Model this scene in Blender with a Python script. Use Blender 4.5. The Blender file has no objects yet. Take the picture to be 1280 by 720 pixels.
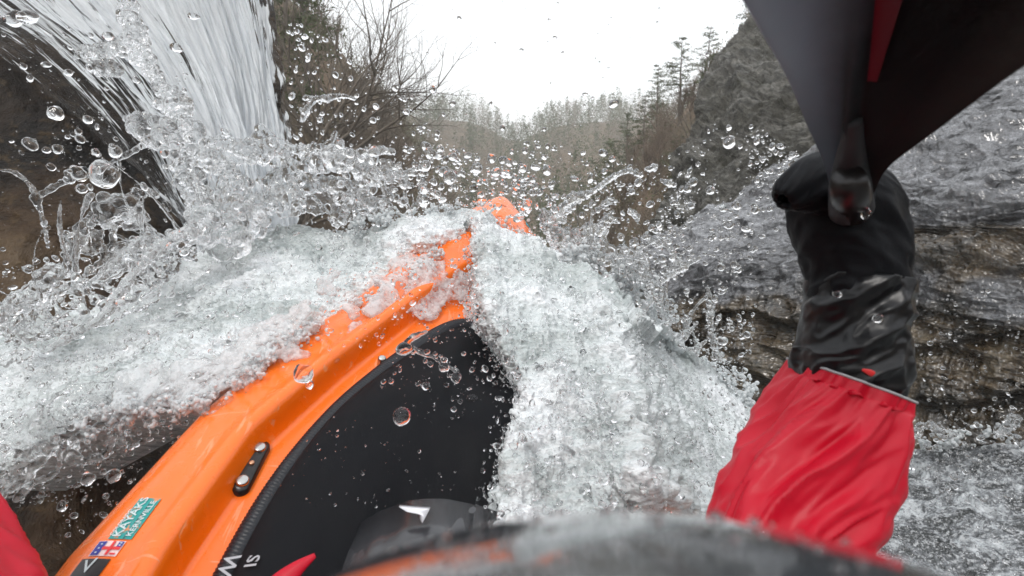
import bpy, bmesh, math, random
import numpy as np
from mathutils import Vector, Matrix
random.seed(7); RNG = np.random.default_rng(7)
SC = bpy.context.scene
COL = SC.collection
PITCH = math.radians(8.0)
CAM = np.array([0.0, 0.0, 1.25])
FW = np.array([0, math.cos(PITCH), -math.sin(PITCH)])
UP = np.array([0, math.sin(PITCH), math.cos(PITCH)])
XX = np.array([1.0, 0, 0])

def P(px, py, d):
    """a place seen along a direction at a real distance d (metres ahead of the helmet)"""
    px = np.asarray(px, float); py = np.asarray(py, float); d = np.asarray(d, float)
    return CAM + d[..., None]*FW + (d*(px-640)/640)[..., None]*XX + (d*(360-py)/640)[..., None]*UP

def F(x, y, z):
    """point given in the rider's own frame (right, ahead, up) around the camera"""
    return CAM + x*XX + y*FW + z*UP

# ------------------------------------------------------------------ noise
def _hash(ix, iy, iz, seed):
    h = (ix.astype(np.int64)*374761393 + iy.astype(np.int64)*668265263 + iz.astype(np.int64)*2147483647 + seed*974711) & 0xFFFFFFFF
    h = ((h ^ (h >> 13))*1274126177) & 0xFFFFFFFF
    h = ((h ^ (h >> 16))*2246822519) & 0xFFFFFFFF
    return ((h ^ (h >> 15)) & 0xFFFFFF)/float(0xFFFFFF)
def vn(p, seed=0):
    p = np.asarray(p, float); i = np.floor(p).astype(np.int64); f = p-i; f = f*f*f*(f*(f*6-15)+10)
    x, y, z = i[..., 0], i[..., 1], i[..., 2]; r = 0
    for a in (0, 1):
        for b in (0, 1):
            for c in (0, 1):
                w = (f[..., 0] if a else 1-f[..., 0])*(f[..., 1] if b else 1-f[..., 1])*(f[..., 2] if c else 1-f[..., 2])
                r = r + w*_hash(x+a, y+b, z+c, seed)
    return r*2-1
def fbm(p, o=4, seed=0, g=0.5, lac=2.03):
    s = 0; a = 1; p = np.asarray(p, float); t = 0
    for k in range(o):
        s = s + a*vn(p, seed+k*17); t += a; a *= g; p = p*lac+3.7
    return s/t
def ridged(p, o=4, seed=0, g=0.5):
    s = 0; a = 1; p = np.asarray(p, float); t = 0
    for k in range(o):
        s = s + a*(1-2*np.abs(vn(p, seed+k*13))); t += a; a *= g; p = p*2.07+1.3
    return s/t

# ------------------------------------------------------------------ objects
def tag(o, label=None, cat=None, group=None, kind=None):
    if label: o['label'] = label
    if cat: o['category'] = cat
    if group: o['group'] = group
    if kind: o['kind'] = kind
    return o
def thing(name, loc, label, cat, group=None):
    o = bpy.data.objects.new(name, None); COL.objects.link(o); o.location = [float(v) for v in loc]; o.empty_display_size = .05
    return tag(o, label, cat, group)
def link(name, me, mat=None, parent=None, smooth=True):
    o = bpy.data.objects.new(name, me); COL.objects.link(o)
    if mat is not None:
        me.materials.clear(); me.materials.append(mat)
    if smooth and len(me.polygons):
        me.polygons.foreach_set('use_smooth', np.ones(len(me.polygons), bool))
    if parent is not None:
        o.parent = parent; o.matrix_parent_inverse = Matrix.Translation(parent.location).inverted()
    return o
def mesh(name, V, Fc, uv=None, attr=None):
    """V (n,3); Fc list of index lists, or (m,k) array"""
    me = bpy.data.meshes.new(name)
    V = np.asarray(V, np.float32)
    if isinstance(Fc, np.ndarray):
        m, k = Fc.shape
        me.vertices.add(len(V)); me.vertices.foreach_set('co', V.ravel())
        me.loops.add(m*k); me.loops.foreach_set('vertex_index', Fc.astype(np.int32).ravel())
        me.polygons.add(m); me.polygons.foreach_set('loop_start', np.arange(0, m*k, k, dtype=np.int32))
        me.polygons.foreach_set('loop_total', np.full(m, k, np.int32))
        me.update(calc_edges=True)
    else:
        me.from_pydata([tuple(map(float, v)) for v in V], [], [tuple(int(i) for i in f) for f in Fc])
    if uv is not None:
        l = me.uv_layers.new(name='UVMap')
        idx = np.zeros(len(me.loops), np.int32); me.loops.foreach_get('vertex_index', idx)
        l.data.foreach_set('uv', np.asarray(uv, np.float32)[idx].ravel())
    if attr:
        for k, v in attr.items():
            a = me.attributes.new(k, 'FLOAT', 'POINT'); a.data.foreach_set('value', np.asarray(v, np.float32).ravel())
    me.validate(verbose=False)
    return me
def join(parts):
    V = []; Fs = []; n = 0
    for v, f in parts:
        v = np.asarray(v, float); V.append(v); Fs.append(np.asarray(f)+n); n += len(v)
    return np.concatenate(V), np.concatenate(Fs)

# ------------------------------------------------------------------ grids
def cr(A, n):
    """Catmull-Rom resample along axis 0 to n samples"""
    A = np.asarray(A, float); m = len(A)
    Q = np.concatenate([[2*A[0]-A[1]], A, [2*A[-1]-A[-2]]])
    t = np.linspace(0, m-1, n); i = np.minimum(t.astype(int), m-2); f = (t-i).reshape((-1,)+(1,)*(A.ndim-1))
    p0, p1, p2, p3 = Q[i], Q[i+1], Q[i+2], Q[i+3]
    return .5*((2*p1)+(-p0+p2)*f+(2*p0-5*p1+4*p2-p3)*f*f+(-p0+3*p1-3*p2+p3)*f**3)
def grid_pts(ctrl, nv, nu):
    """ctrl rows of (px,py,d[,extra..]) -> world points (nv,nu,3) and extras"""
    G = cr(np.asarray(ctrl, float), nv); G = np.swapaxes(cr(np.swapaxes(G, 0, 1), nu), 0, 1)
    return P(G[..., 0], G[..., 1], G[..., 2]), G[..., 3:]
def normals(Q):
    du = np.gradient(Q, axis=1); dv = np.gradient(Q, axis=0)
    n = np.cross(du, dv); n /= np.linalg.norm(n, axis=-1, keepdims=True)+1e-9
    s = np.sign(np.mean(np.sum(n*(CAM-Q), -1)))
    return n*(s if s != 0 else 1)
def quads(nv, nu, wrap=False):
    i = np.arange(nv-1)[:, None]; j = np.arange(nu if wrap else nu-1)[None, :]; j2 = (j+1) % nu
    return np.stack([i*nu+j, i*nu+j2, (i+1)*nu+j2, (i+1)*nu+j], -1).reshape(-1, 4)
def slab(name, Q, mat, back=None, parent=None, attr=None, uvs=(1, 1)):
    """closed body: the front grid Q and a coarse back shell offset by `back`"""
    nv, nu, _ = Q.shape
    u, v = np.meshgrid(np.linspace(0, uvs[0], nu), np.linspace(0, uvs[1], nv))
    UV = np.stack([u, v], -1).reshape(-1, 2); V = Q.reshape(-1, 3); Fq = quads(nv, nu)
    at = {k: a.reshape(-1) for k, a in (attr or {}).items()}
    if back is not None:
        B = Q+np.asarray(back)
        ring = [(0, j) for j in range(nu)]+[(i, nu-1) for i in range(1, nv)]+[(nv-1, j) for j in range(nu-2, -1, -1)]+[(i, 0) for i in range(nv-2, 0, -1)]
        r = np.array([i*nu+j for i, j in ring]); n = len(V)
        Vb = B.reshape(-1, 3)[r]; c = Vb.mean(0, keepdims=True)
        V = np.concatenate([V, Vb, c]); UV = np.concatenate([UV, UV[r], UV[:1]])
        k = np.arange(len(r)); k2 = (k+1) % len(r)
        side = np.stack([r[k2], r[k], n+k, n+k2], -1)
        cap = np.stack([n+k2, n+k, np.full(len(r), n+len(r)), np.full(len(r), n+len(r))], -1)
        me = bpy.data.meshes.new(name)
        at = {kk: np.concatenate([a, a[r], a[:1]]) for kk, a in at.items()}
        faces = [list(map(int, q)) for q in np.concatenate([Fq, side])]+[list(map(int, q[:3])) for q in cap]
        me = mesh(name, V, faces, UV, at)
    else:
        me = mesh(name, V, Fq, UV, at)
    return link(name, me, mat, parent)
def tube(C, R, seg=16, caps=True, side=None, flat=1.0, rfun=None):
    """tapered tube along points C with radii R; returns V,F(quads)"""
    C = np.asarray(C, float); n = len(C); R = np.broadcast_to(np.asarray(R, float), (n,)) if np.ndim(R) < 1 or len(np.shape(R)) == 1 else R
    T = np.gradient(C, axis=0); T /= np.linalg.norm(T, axis=1, keepdims=True)+1e-12
    s = np.array([1., 0, 0]) if side is None else np.asarray(side, float)
    if side is None and abs(T[0] @ s) > .9: s = np.array([0, 0, 1.])
    V = np.zeros((n, seg, 3)); th = np.linspace(0, 2*np.pi, seg, endpoint=False)
    for i in range(n):
        s = s-(s @ T[i])*T[i]; s /= np.linalg.norm(s)+1e-12; b = np.cross(T[i], s)
        rr = R[i]*(rfun(i/(n-1), th) if rfun else 1)
        V[i] = C[i]+(np.cos(th)*rr)[:, None]*s+(np.sin(th)*rr*flat)[:, None]*b
    V = V.reshape(-1, 3); Fq = quads(n, seg, True)
    if caps:
        k = np.arange(seg); k2 = (k+1) % seg
        V = np.concatenate([V, C[:1], C[-1:]]); a = len(V)-2
        Fq = np.concatenate([Fq, np.stack([k2, k, np.full(seg, a), np.full(seg, a)], -1), np.stack([(n-1)*seg+k, (n-1)*seg+k2, np.full(seg, a+1), np.full(seg, a+1)], -1)])
    return V, Fq
def fixtri(Fq):
    return [list(dict.fromkeys(map(int, q))) for q in Fq]
def tube_obj(name, C, R, mat, parent=None, **k):
    V, Fq = tube(C, R, **k); return link(name, mesh(name, V, fixtri(Fq)), mat, parent)
def ico(sub):
    bm = bmesh.new(); bmesh.ops.create_icosphere(bm, subdivisions=sub, radius=1)
    V = np.array([v.co[:] for v in bm.verts]); Fc = np.array([[v.index for v in f.verts] for f in bm.faces]); bm.free(); return V, Fc
ICO = {k: ico(k) for k in (1, 2, 3)}
def drops(C, R, sub=2, stretch=.35, lump=.0, seed=1):
    """many separate water beads: one mesh, each with its own size, stretch and turn"""
    rg = np.random.default_rng(seed); V0, F0 = ICO[sub]; n = len(C)
    S = 1+stretch*(rg.random((n, 1, 3))-.5)*1.6
    q = rg.normal(size=(n, 4)); q /= np.linalg.norm(q, axis=1, keepdims=True); w, x, y, z = q.T
    M = np.stack([1-2*(y*y+z*z), 2*(x*y-z*w), 2*(x*z+y*w), 2*(x*y+z*w), 1-2*(x*x+z*z), 2*(y*z-x*w), 2*(x*z-y*w), 2*(y*z+x*w), 1-2*(x*x+y*y)], -1).reshape(n, 3, 3)
    L = V0[None]*S
    if lump: L = L*(1+lump*vn(V0[None]*1.3+rg.random((n, 1, 3))*50)[..., None])
    V = np.einsum('nij,nkj->nki', M, L)*np.asarray(R)[:, None, None]+np.asarray(C)[:, None]
    Fc = (F0[None]+np.arange(n)[:, None, None]*len(V0)).reshape(-1, 3)
    return V.reshape(-1, 3), Fc

# ------------------------------------------------------------------ materials
def newmat(name):
    m = bpy.data.materials.new(name); m.use_nodes = True; nt = m.node_tree; nt.nodes.clear()
    out = nt.nodes.new('ShaderNodeOutputMaterial'); return m, nt, out
def N(nt, t, ins=None, **pr):
    n = nt.nodes.new('ShaderNode'+t)
    for k, v in pr.items(): setattr(n, k, v)
    for k, v in (ins or {}).items():
        if isinstance(v, bpy.types.NodeSocket): nt.links.new(v, n.inputs[k])
        else: n.inputs[k].default_value = v
    return n
def ramp(nt, fac, stops, interp='LINEAR'):
    r = nt.nodes.new('ShaderNodeValToRGB'); nt.links.new(fac, r.inputs[0]); r.color_ramp.interpolation = interp
    e = r.color_ramp.elements
    while len(e) < len(stops): e.new(.5)
    for q, (p, c) in zip(e, stops):
        q.position = p; q.color = (c if len(c) == 4 else tuple(c)+(1,)) if not np.isscalar(c) else (c, c, c, 1)
    return r.outputs[0]
def mixc(nt, f, a, b, mode='MIX'):
    m = nt.nodes.new('ShaderNodeMix'); m.data_type = 'RGBA'; m.blend_type = mode
    for s, v in ((m.inputs[0], f), (m.inputs[6], a), (m.inputs[7], b)):
        if isinstance(v, bpy.types.NodeSocket): nt.links.new(v, s)
        else: s.default_value = v if np.isscalar(v) else (tuple(v)+(1,))[:4]
    return m.outputs[2]
def coord(nt, scale=(1, 1, 1), rot=(0, 0, 0), uv=False):
    tc = nt.nodes.new('ShaderNodeTexCoord'); mp = nt.nodes.new('ShaderNodeMapping')
    nt.links.new(tc.outputs['UV' if uv else 'Object'], mp.inputs[0]); mp.inputs['Scale'].default_value = scale; mp.inputs['Rotation'].default_value = rot
    return mp.outputs[0]
def noise(nt, vec, s, d=6, r=.55, dist=0):
    return N(nt, 'TexNoise', {'Vector': vec, 'Scale': s, 'Detail': d, 'Roughness': r, 'Distortion': dist}).outputs[0]
def bump(nt, h, st, dist, nrm=None):
    b = N(nt, 'Bump', {'Height': h, 'Strength': st, 'Distance': dist})
    if nrm is not None: nt.links.new(nrm, b.inputs['Normal'])
    return b.outputs[0]
def pbsdf(nt, out, base, rough=.5, nrm=None, **k):
    p = nt.nodes.new('ShaderNodeBsdfPrincipled')
    for s, v in (('Base Color', base), ('Roughness', rough)):
        if isinstance(v, bpy.types.NodeSocket): nt.links.new(v, p.inputs[s])
        else: p.inputs[s].default_value = v if np.isscalar(v) else tuple(v)+(1,)
    if nrm is not None: nt.links.new(nrm, p.inputs['Normal'])
    for kk, v in k.items():
        s = kk.replace('_', ' ')
        if isinstance(v, bpy.types.NodeSocket): nt.links.new(v, p.inputs[s])
        else: p.inputs[s].default_value = v
    if out is not None: nt.links.new(p.outputs[0], out.inputs[0])
    return p

def m_glass(name, aer=0.0, rough=0.0, bs=0, bst=.3, thin=0.0, scale=60):
    """clear water with some trapped air; aer = share of white aerated water"""
    m, nt, out = newmat(name); v = coord(nt)
    nr = None
    if bs: nr = bump(nt, noise(nt, v, bs, 3, .5), bst, .004)
    g = N(nt, 'BsdfGlass', {'IOR': 1.33, 'Roughness': rough, 'Color': (1, 1, 1, 1)}); 
    if nr is not None: nt.links.new(nr, g.inputs['Normal'])
    sh = g.outputs[0]
    if thin:
        t = N(nt, 'BsdfTransparent', {'Color': (1, 1, 1, 1)}); mx = N(nt, 'MixShader', {0: thin, 1: sh, 2: t.outputs[0]}); sh = mx.outputs[0]
    if aer:
        p = pbsdf(nt, None, (.86, .89, .9), .25, nr)
        tr = N(nt, 'BsdfTranslucent', {'Color': (.86, .89, .9, 1)}); a = N(nt, 'MixShader', {0: .35, 1: p.outputs[0], 2: tr.outputs[0]})
        f = ramp(nt, noise(nt, v, scale, 5, .6), [(.5-aer*.22, 1-min(1, aer*1.0)), (.72-aer*.3, min(1, .35+aer))])
        f = ramp(nt, noise(nt, v, scale, 5, .65), [(max(0, .62-aer*.6), 0.0), (max(.05, .8-aer*.5), min(1, .45+aer*.6))])
        mx = N(nt, 'MixShader', {0: f, 1: sh, 2: a.outputs[0]}); sh = mx.outputs[0]
    nt.links.new(sh, out.inputs[0]); return m
def m_foam():
    m, nt, out = newmat('whitewater'); v = coord(nt, (.5, 1, .85), (0, 0, -.25))
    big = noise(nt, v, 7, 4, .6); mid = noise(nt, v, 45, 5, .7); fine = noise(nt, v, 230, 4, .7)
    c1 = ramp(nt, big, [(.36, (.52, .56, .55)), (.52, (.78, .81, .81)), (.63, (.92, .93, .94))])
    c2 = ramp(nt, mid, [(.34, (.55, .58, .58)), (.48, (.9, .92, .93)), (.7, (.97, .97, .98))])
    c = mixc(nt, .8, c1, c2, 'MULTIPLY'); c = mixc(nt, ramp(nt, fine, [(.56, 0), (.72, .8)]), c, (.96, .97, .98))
    n1 = bump(nt, mid, .9, .012); n2 = bump(nt, fine, .6, .003, n1)
    p = pbsdf(nt, out, c, .16, n2, Specular_IOR_Level=.8)
    p.inputs['Subsurface Weight'].default_value = 0
    return m
def m_rock(name, kind):
    m, nt, out = newmat(name)
    at = nt.nodes.new('ShaderNodeAttribute'); at.attribute_name = 'moss'
    uv = coord(nt, uv=True); ob = coord(nt)
    if kind == 'slab':
        st = N(nt, 'Mapping', {'Vector': uv, 'Scale': (5, 26, 1), 'Rotation': (0, 0, .08)}).outputs[0]
        s1 = noise(nt, st, 1.3, 8, .72, 1.6); s2 = noise(nt, ob, 3.2, 7, .66, .4); fin = noise(nt, ob, 34, 6, .7)
        grey = ramp(nt, s1, [(.32, (.022, .023, .024)), (.39, (.09, .093, .10)), (.46, (.27, .275, .29)), (.62, (.46, .47, .50))])
        brown = ramp(nt, s2, [(.36, (.005, .004, .003)), (.46, (.032, .022, .009)), (.54, (.10, .066, .03)), (.62, (.21, .17, .115)), (.7, (.04, .03, .014))])
        c = mixc(nt, at.outputs['Fac'], grey, brown)
        c = mixc(nt, ramp(nt, fin, [(.4, .55), (.6, 0)]), c, (.015, .014, .012))
        sm = N(nt, 'Math', {0: s1, 1: N(nt, 'Math', {0: 1.0, 1: N(nt, 'Math', {0: at.outputs['Fac'], 1: .75}, operation='MULTIPLY').outputs[0]}, operation='SUBTRACT').outputs[0]}, operation='MULTIPLY').outputs[0]
        nr = bump(nt, sm, 1.0, .09); nr = bump(nt, s2, .7, .08, nr); nr = bump(nt, fin, .4, .010, nr)
        pbsdf(nt, out, c, ramp(nt, s1, [(.40, .6), (.52, .16)]), nr, Specular_IOR_Level=.7, Coat_Weight=ramp(nt, s1, [(.38, .05), (.46, 1)]), Coat_Roughness=.12, Coat_IOR=1.5)
    elif kind == 'cliff':
        st = N(nt, 'Mapping', {'Vector': uv, 'Scale': (4, 22, 1)}).outputs[0]
        s1 = noise(nt, st, 1.5, 8, .7, 1.2); s2 = noise(nt, ob, 1.4, 6, .65); fin = noise(nt, ob, 16, 6, .75)
        c = ramp(nt, s1, [(.28, (.02, .02, .018)), (.46, (.12, .115, .10)), (.6, (.3, .29, .26)), (.75, (.48, .46, .42))])
        c = mixc(nt, ramp(nt, s2, [(.45, 0), (.62, .6)]), c, (.05, .045, .02))
        c = mixc(nt, ramp(nt, fin, [(.36, .6), (.5, 0)]), c, (.015, .015, .012))
        nr = bump(nt, s1, .9, .2); nr = bump(nt, fin, .8, .06, nr)
        pbsdf(nt, out, c, .42, nr)
    else:
        s1 = noise(nt, ob, 2.2, 7, .65, .6); fin = noise(nt, ob, 20, 7, .72); fl = noise(nt, N(nt, 'Mapping', {'Vector': uv, 'Scale': (3, 18, 1)}).outputs[0], 2, 5, .6)
        c = ramp(nt, s1, [(.32, (.004, .003, .002)), (.45, (.016, .010, .006)), (.57, (.055, .032, .016)), (.72, (.12, .08, .045))])
        c = mixc(nt, ramp(nt, fin, [(.52, 0), (.7, .7)]), c, (.13, .085, .04))
        nr = bump(nt, s1, .8, .1); nr = bump(nt, fin, .8, .02, nr); nr = bump(nt, fl, .4, .03, nr)
        pbsdf(nt, out, c, ramp(nt, fin, [(.3, .2), (.7, .6)]), nr, Specular_IOR_Level=.35)
    return m
def m_plain(name, col, rough=.5, bs=0, bst=.3, bd=.002, var=.0, **k):
    m, nt, out = newmat(name); v = coord(nt); nr = None; c = col
    if bs: nr = bump(nt, noise(nt, v, bs, 5, .6), bst, bd)
    if var: c = mixc(nt, noise(nt, v, 9, 6, .65), tuple(x*(1-var) for x in col), tuple(min(1, x*(1+var)) for x in col))
    pbsdf(nt, out, c, rough, nr, **k); return m
def m_orange():
    m, nt, out = newmat('orange_plastic'); v = coord(nt)
    sc = noise(nt, N(nt, 'Mapping', {'Vector': v, 'Scale': (9, 1.6, 4), 'Rotation': (0, 0, .2)}).outputs[0], 3.2, 8, .75)
    c = mixc(nt, ramp(nt, sc, [(.6, 0), (.66, .55)]), (.93, .165, .004), (.9, .3, .1))
    c = mixc(nt, ramp(nt, noise(nt, v, 60, 3, .8), [(.72, 0), (.76, .7)]), c, (.25, .05, .01))
    g1 = noise(nt, N(nt, 'Mapping', {'Vector': v, 'Scale': (60, 5, 20), 'Rotation': (0, 0, .5)}).outputs[0], 1.6, 3, .6); g2 = noise(nt, N(nt, 'Mapping', {'Vector': v, 'Scale': (7, 80, 20), 'Rotation': (0, 0, .35)}).outputs[0], 1.4, 3, .6)
    gs = N(nt, 'Math', {0: ramp(nt, g1, [(.64, 0), (.68, 1)]), 1: ramp(nt, g2, [(.66, 0), (.69, 1)])}, operation='MAXIMUM').outputs[0]
    c = mixc(nt, N(nt, 'Math', {0: gs, 1: .45}, operation='MULTIPLY').outputs[0], c, (.75, .38, .2))
    nr = bump(nt, noise(nt, v, 14, 4, .6), .08, .01); nr = bump(nt, sc, .1, .003, nr); nr = bump(nt, gs, .25, -.0015, nr)
    pbsdf(nt, out, c, ramp(nt, noise(nt, v, 22, 5, .6), [(.35, .16), (.7, .42)]), nr, Coat_Weight=.35, Coat_Roughness=.06); return m

FOAM = m_foam(); GLASS = m_glass('clear_water'); SPLASH = m_glass('splashing_water', aer=.22, bs=90, bst=.35, scale=55)
LACE = m_glass('aerated_water', aer=.62, bs=120, bst=.5, scale=40)
THIN = m_glass('thin_water', aer=.45, bs=120, bst=.5, thin=.3, scale=50)
M_SLAB = m_rock('wet_grey_rock', 'slab'); M_CLIFF = m_rock('lichen_rock', 'cliff'); M_BROWN = m_rock('dark_brown_rock', 'brown')
ORANGE = m_orange()
NEOP = m_plain('neoprene', (.006, .0065, .008), .55, 500, .35, .001, Specular_IOR_Level=.1)
RUBBER = m_plain('wet_rubber', (.009, .010, .014), .36, 300, .3, .001, Specular_IOR_Level=.4)
RED = m_plain('red_nylon', (.50, .003, .020), .42, 60, .18, .002, var=.10, Specular_IOR_Level=.3)
BLACKN = m_plain('black_nylon', (.006, .006, .007), .3, 80, .2, .002, Specular_IOR_Level=.35)
SKIN = m_plain('skin', (.55, .33, .24), .5)
DARKM = m_plain('dark_plastic', (.012, .01, .01), .3)
STEEL = m_plain('steel', (.5, .49, .47), .22, Metallic=1.0)
GREYP = m_plain('smoke_plastic', (.055, .06, .065), .12, 8, .1, .01, Coat_Weight=1.0, Coat_Roughness=.04)
GREYF = m_plain('grey_fabric', (.05, .052, .055), .5, 400, .4, .001)
WHITE = m_plain('white_plastic', (.75, .75, .78), .35)
TEXTG = m_plain('grey_print', (.4, .4, .42), .5)

# ------------------------------------------------------------------ liquid from points
_ng = None
def liquid(name, pts, rad, voxel, mat, parent=None, smooth=8):
    """one watertight skin round all the points (points > volume > mesh), applied"""
    global _ng
    if _ng is None:
        ng = bpy.data.node_groups.new('liquid_skin', 'GeometryNodeTree')
        ng.interface.new_socket('Geometry', in_out='INPUT', socket_type='NodeSocketGeometry')
        sv = ng.interface.new_socket('Voxel', in_out='INPUT', socket_type='NodeSocketFloat')
        ng.interface.new_socket('Geometry', in_out='OUTPUT', socket_type='NodeSocketGeometry')
        nd = ng.nodes; i = nd.new('NodeGroupInput'); o = nd.new('NodeGroupOutput')
        a = nd.new('GeometryNodeInputNamedAttribute'); a.data_type = 'FLOAT'; a.inputs[0].default_value = 'rad'
        mp = nd.new('GeometryNodeMeshToPoints'); pv = nd.new('GeometryNodePointsToVolume'); pv.resolution_mode = 'VOXEL_SIZE'
        vm = nd.new('GeometryNodeVolumeToMesh'); vm.resolution_mode = 'GRID'
        L = ng.links.new; L(i.outputs[0], mp.inputs['Mesh']); L(a.outputs[0], mp.inputs['Radius']); L(mp.outputs[0], pv.inputs['Points'])
        L(a.outputs[0], pv.inputs['Radius']); L(i.outputs[1], pv.inputs['Voxel Size'])
        L(pv.outputs[0], vm.inputs['Volume']); L(vm.outputs[0], o.inputs[0]); vm.inputs['Threshold'].default_value = .1
        _ng = (ng, sv.identifier)
    me = bpy.data.meshes.new(name+'_pts'); pts = np.asarray(pts, np.float32); me.vertices.add(len(pts)); me.vertices.foreach_set('co', pts.ravel())
    at = me.attributes.new('rad', 'FLOAT', 'POINT'); at.data.foreach_set('value', np.asarray(rad, np.float32))
    o = bpy.data.objects.new(name+'_tmp', me); COL.objects.link(o)
    md = o.modifiers.new('g', 'NODES'); md.node_group = _ng[0]; md[_ng[1]] = float(voxel)
    if smooth:
        s = o.modifiers.new('s', 'SMOOTH'); s.iterations = smooth; s.factor = .5
    dg = bpy.context.evaluated_depsgraph_get(); dg.update()
    res = bpy.data.meshes.new_from_object(o.evaluated_get(dg)); res.name = name
    bpy.data.objects.remove(o); bpy.data.meshes.remove(me)
    return link(name, res, mat, parent)
def ss_(a, b, x): t = np.clip((x-a)/(b-a), 0, 1); return t*t*(3-2*t)
def rope_pts(ctrl, step=.0025, jit=.25, seed=0, beads=.26):
    """ctrl rows (px,py,d,r_px): beaded strand of water"""
    c = np.asarray(ctrl, float); A = np.concatenate([P(c[:, 0], c[:, 1], c[:, 2]), (c[:, 3]*c[:, 2]/640)[:, None]], 1)
    B = cr(A, max(8, len(A)*30)); ln = np.r_[0, np.cumsum(np.linalg.norm(np.diff(B[:, :3], axis=0), axis=1))]
    t = np.arange(0, ln[-1], step); Q = np.stack([np.interp(t, ln, B[:, k]) for k in range(4)], 1)
    rg = np.random.default_rng(seed+5); nz = vn(np.stack([t*45, t*0+seed, t*0], 1), seed)*beads+vn(np.stack([t*130, t*0+seed, t*0], 1), seed)*beads*.5
    r = np.abs(Q[:, 3])*(1+nz); bigr = ss_(.006, .014, r); reps = 1+(bigr*3).astype(int); r = np.repeat(r, reps); Qp = np.repeat(Q[:, :3], reps, 0); bigr = np.repeat(bigr, reps)
    off = rg.normal(size=(len(r), 3))*r[:, None]*(jit*.5+.30*bigr[:, None]); r = r*(1-.5*bigr)*rg.uniform(.85, 1.08, len(r))
    return Qp+off, r
def sheet_pts(ctrl, spacing, r0, hole=.15, hs=18, seed=0, rim=1.9, wob=.01, rmod=.16, holes=()):
    """thin water film with holes whose rims are thicker"""
    c = np.asarray(ctrl, float); Q0, ex = grid_pts(c, 24, 24)
    w = np.linalg.norm(Q0[:, -1]-Q0[:, 0], axis=1).mean(); h = np.linalg.norm(Q0[-1]-Q0[0], axis=1).mean()
    nu, nv = max(4, int(w/spacing)), max(4, int(h/spacing)); Q, ex = grid_pts(c, nv, nu); n = normals(Q)
    f = fbm(Q*hs, 3, seed, .55)-( -hole)
    u, v = np.meshgrid(np.linspace(0, 1, nu), np.linspace(0, 1, nv)); e = np.minimum(np.minimum(u, 1-u), np.minimum(v, 1-v))
    f = f-np.clip(.12-e, 0, 1)*4*(.6+.4*vn(Q*30, seed+9))
    G = np.asarray(c)
    Q = Q+n*(vn(Q*14, seed+3)*wob*1.3+vn(Q*45, seed+4)*wob*.45)[..., None]+RNG.normal(size=Q.shape)*spacing*.12
    keep = f > 0; edge = np.clip(1-f/.12, 0, 1)
    r = r0*(1+edge*(rim-1))*(1+rmod*vn(Q*40, seed+6)+rmod*.6*vn(Q*95, seed+7))
    return Q[keep], np.abs(r[keep])

# ================================================================== sky, light, camera
w = bpy.data.worlds.new('World'); SC.world = w; w.use_nodes = True; nt = w.node_tree; nt.nodes.clear()
SUN_EL, SUN_AZ = 52, 200
sky = nt.nodes.new('ShaderNodeTexSky'); sky.sky_type = 'NISHITA'; sky.sun_disc = False; sky.sun_elevation = math.radians(SUN_EL); sky.sun_rotation = math.radians(SUN_AZ)
sky.dust_density = 5; sky.air_density = 1.5
tc = nt.nodes.new('ShaderNodeTexCoord')
cl = noise(nt, N(nt, 'Mapping', {'Vector': tc.outputs['Generated'], 'Scale': (1, 1, 2.5)}).outputs[0], 1.6, 5, .55)
cloud = ramp(nt, cl, [(.3, (8.2, 8.6, 9.2)), (.7, (10.6, 10.8, 11.1))])
skc = mixc(nt, .9, sky.outputs[0], cloud)
bg = nt.nodes.new('ShaderNodeBackground'); nt.links.new(skc, bg.inputs[0]); bg.inputs[1].default_value = .12
wo = nt.nodes.new('ShaderNodeOutputWorld'); nt.links.new(bg.outputs[0], wo.inputs[0])
sl = bpy.data.lights.new('sun', 'SUN'); sl.energy = 1.0; sl.angle = math.radians(14); sl.color = (1, .97, .93)
so = bpy.data.objects.new('sun', sl); COL.objects.link(so)
d = Vector((math.sin(math.radians(SUN_AZ))*math.cos(math.radians(SUN_EL)), math.cos(math.radians(SUN_AZ))*math.cos(math.radians(SUN_EL)), math.sin(math.radians(SUN_EL))))
so.rotation_euler = d.to_track_quat('Z', 'Y').to_euler(); so.location = (0, 0, 20)
cd = bpy.data.cameras.new('camera'); co = bpy.data.objects.new('camera', cd); COL.objects.link(co); SC.camera = co
cd.sensor_width = 36; cd.lens = 18; cd.clip_start = .005; cd.clip_end = 2000
co.location = CAM; co.rotation_euler = (math.radians(90)-PITCH, 0, 0)
cd.dof.use_dof = True; cd.dof.focus_distance = 1.3; cd.dof.aperture_fstop = 8.0
SC.view_settings.view_transform = 'Standard'; SC.view_settings.look = 'None'; SC.view_settings.exposure = .42; SC.view_settings.gamma = 1
SC.render.engine = 'CYCLES'; SC.cycles.use_denoising = True; SC.cycles.max_bounces = 10; SC.cycles.transmission_bounces = 8
SC.cycles.transparent_max_bounces = 12; SC.cycles.caustics_reflective = False; SC.cycles.caustics_refractive = True
SC.cycles.diffuse_bounces = 3; SC.cycles.glossy_bounces = 4; SC.cycles.sample_clamp_indirect = 4
SC.cycles.use_adaptive_sampling = True; SC.cycles.adaptive_threshold = .02

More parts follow.
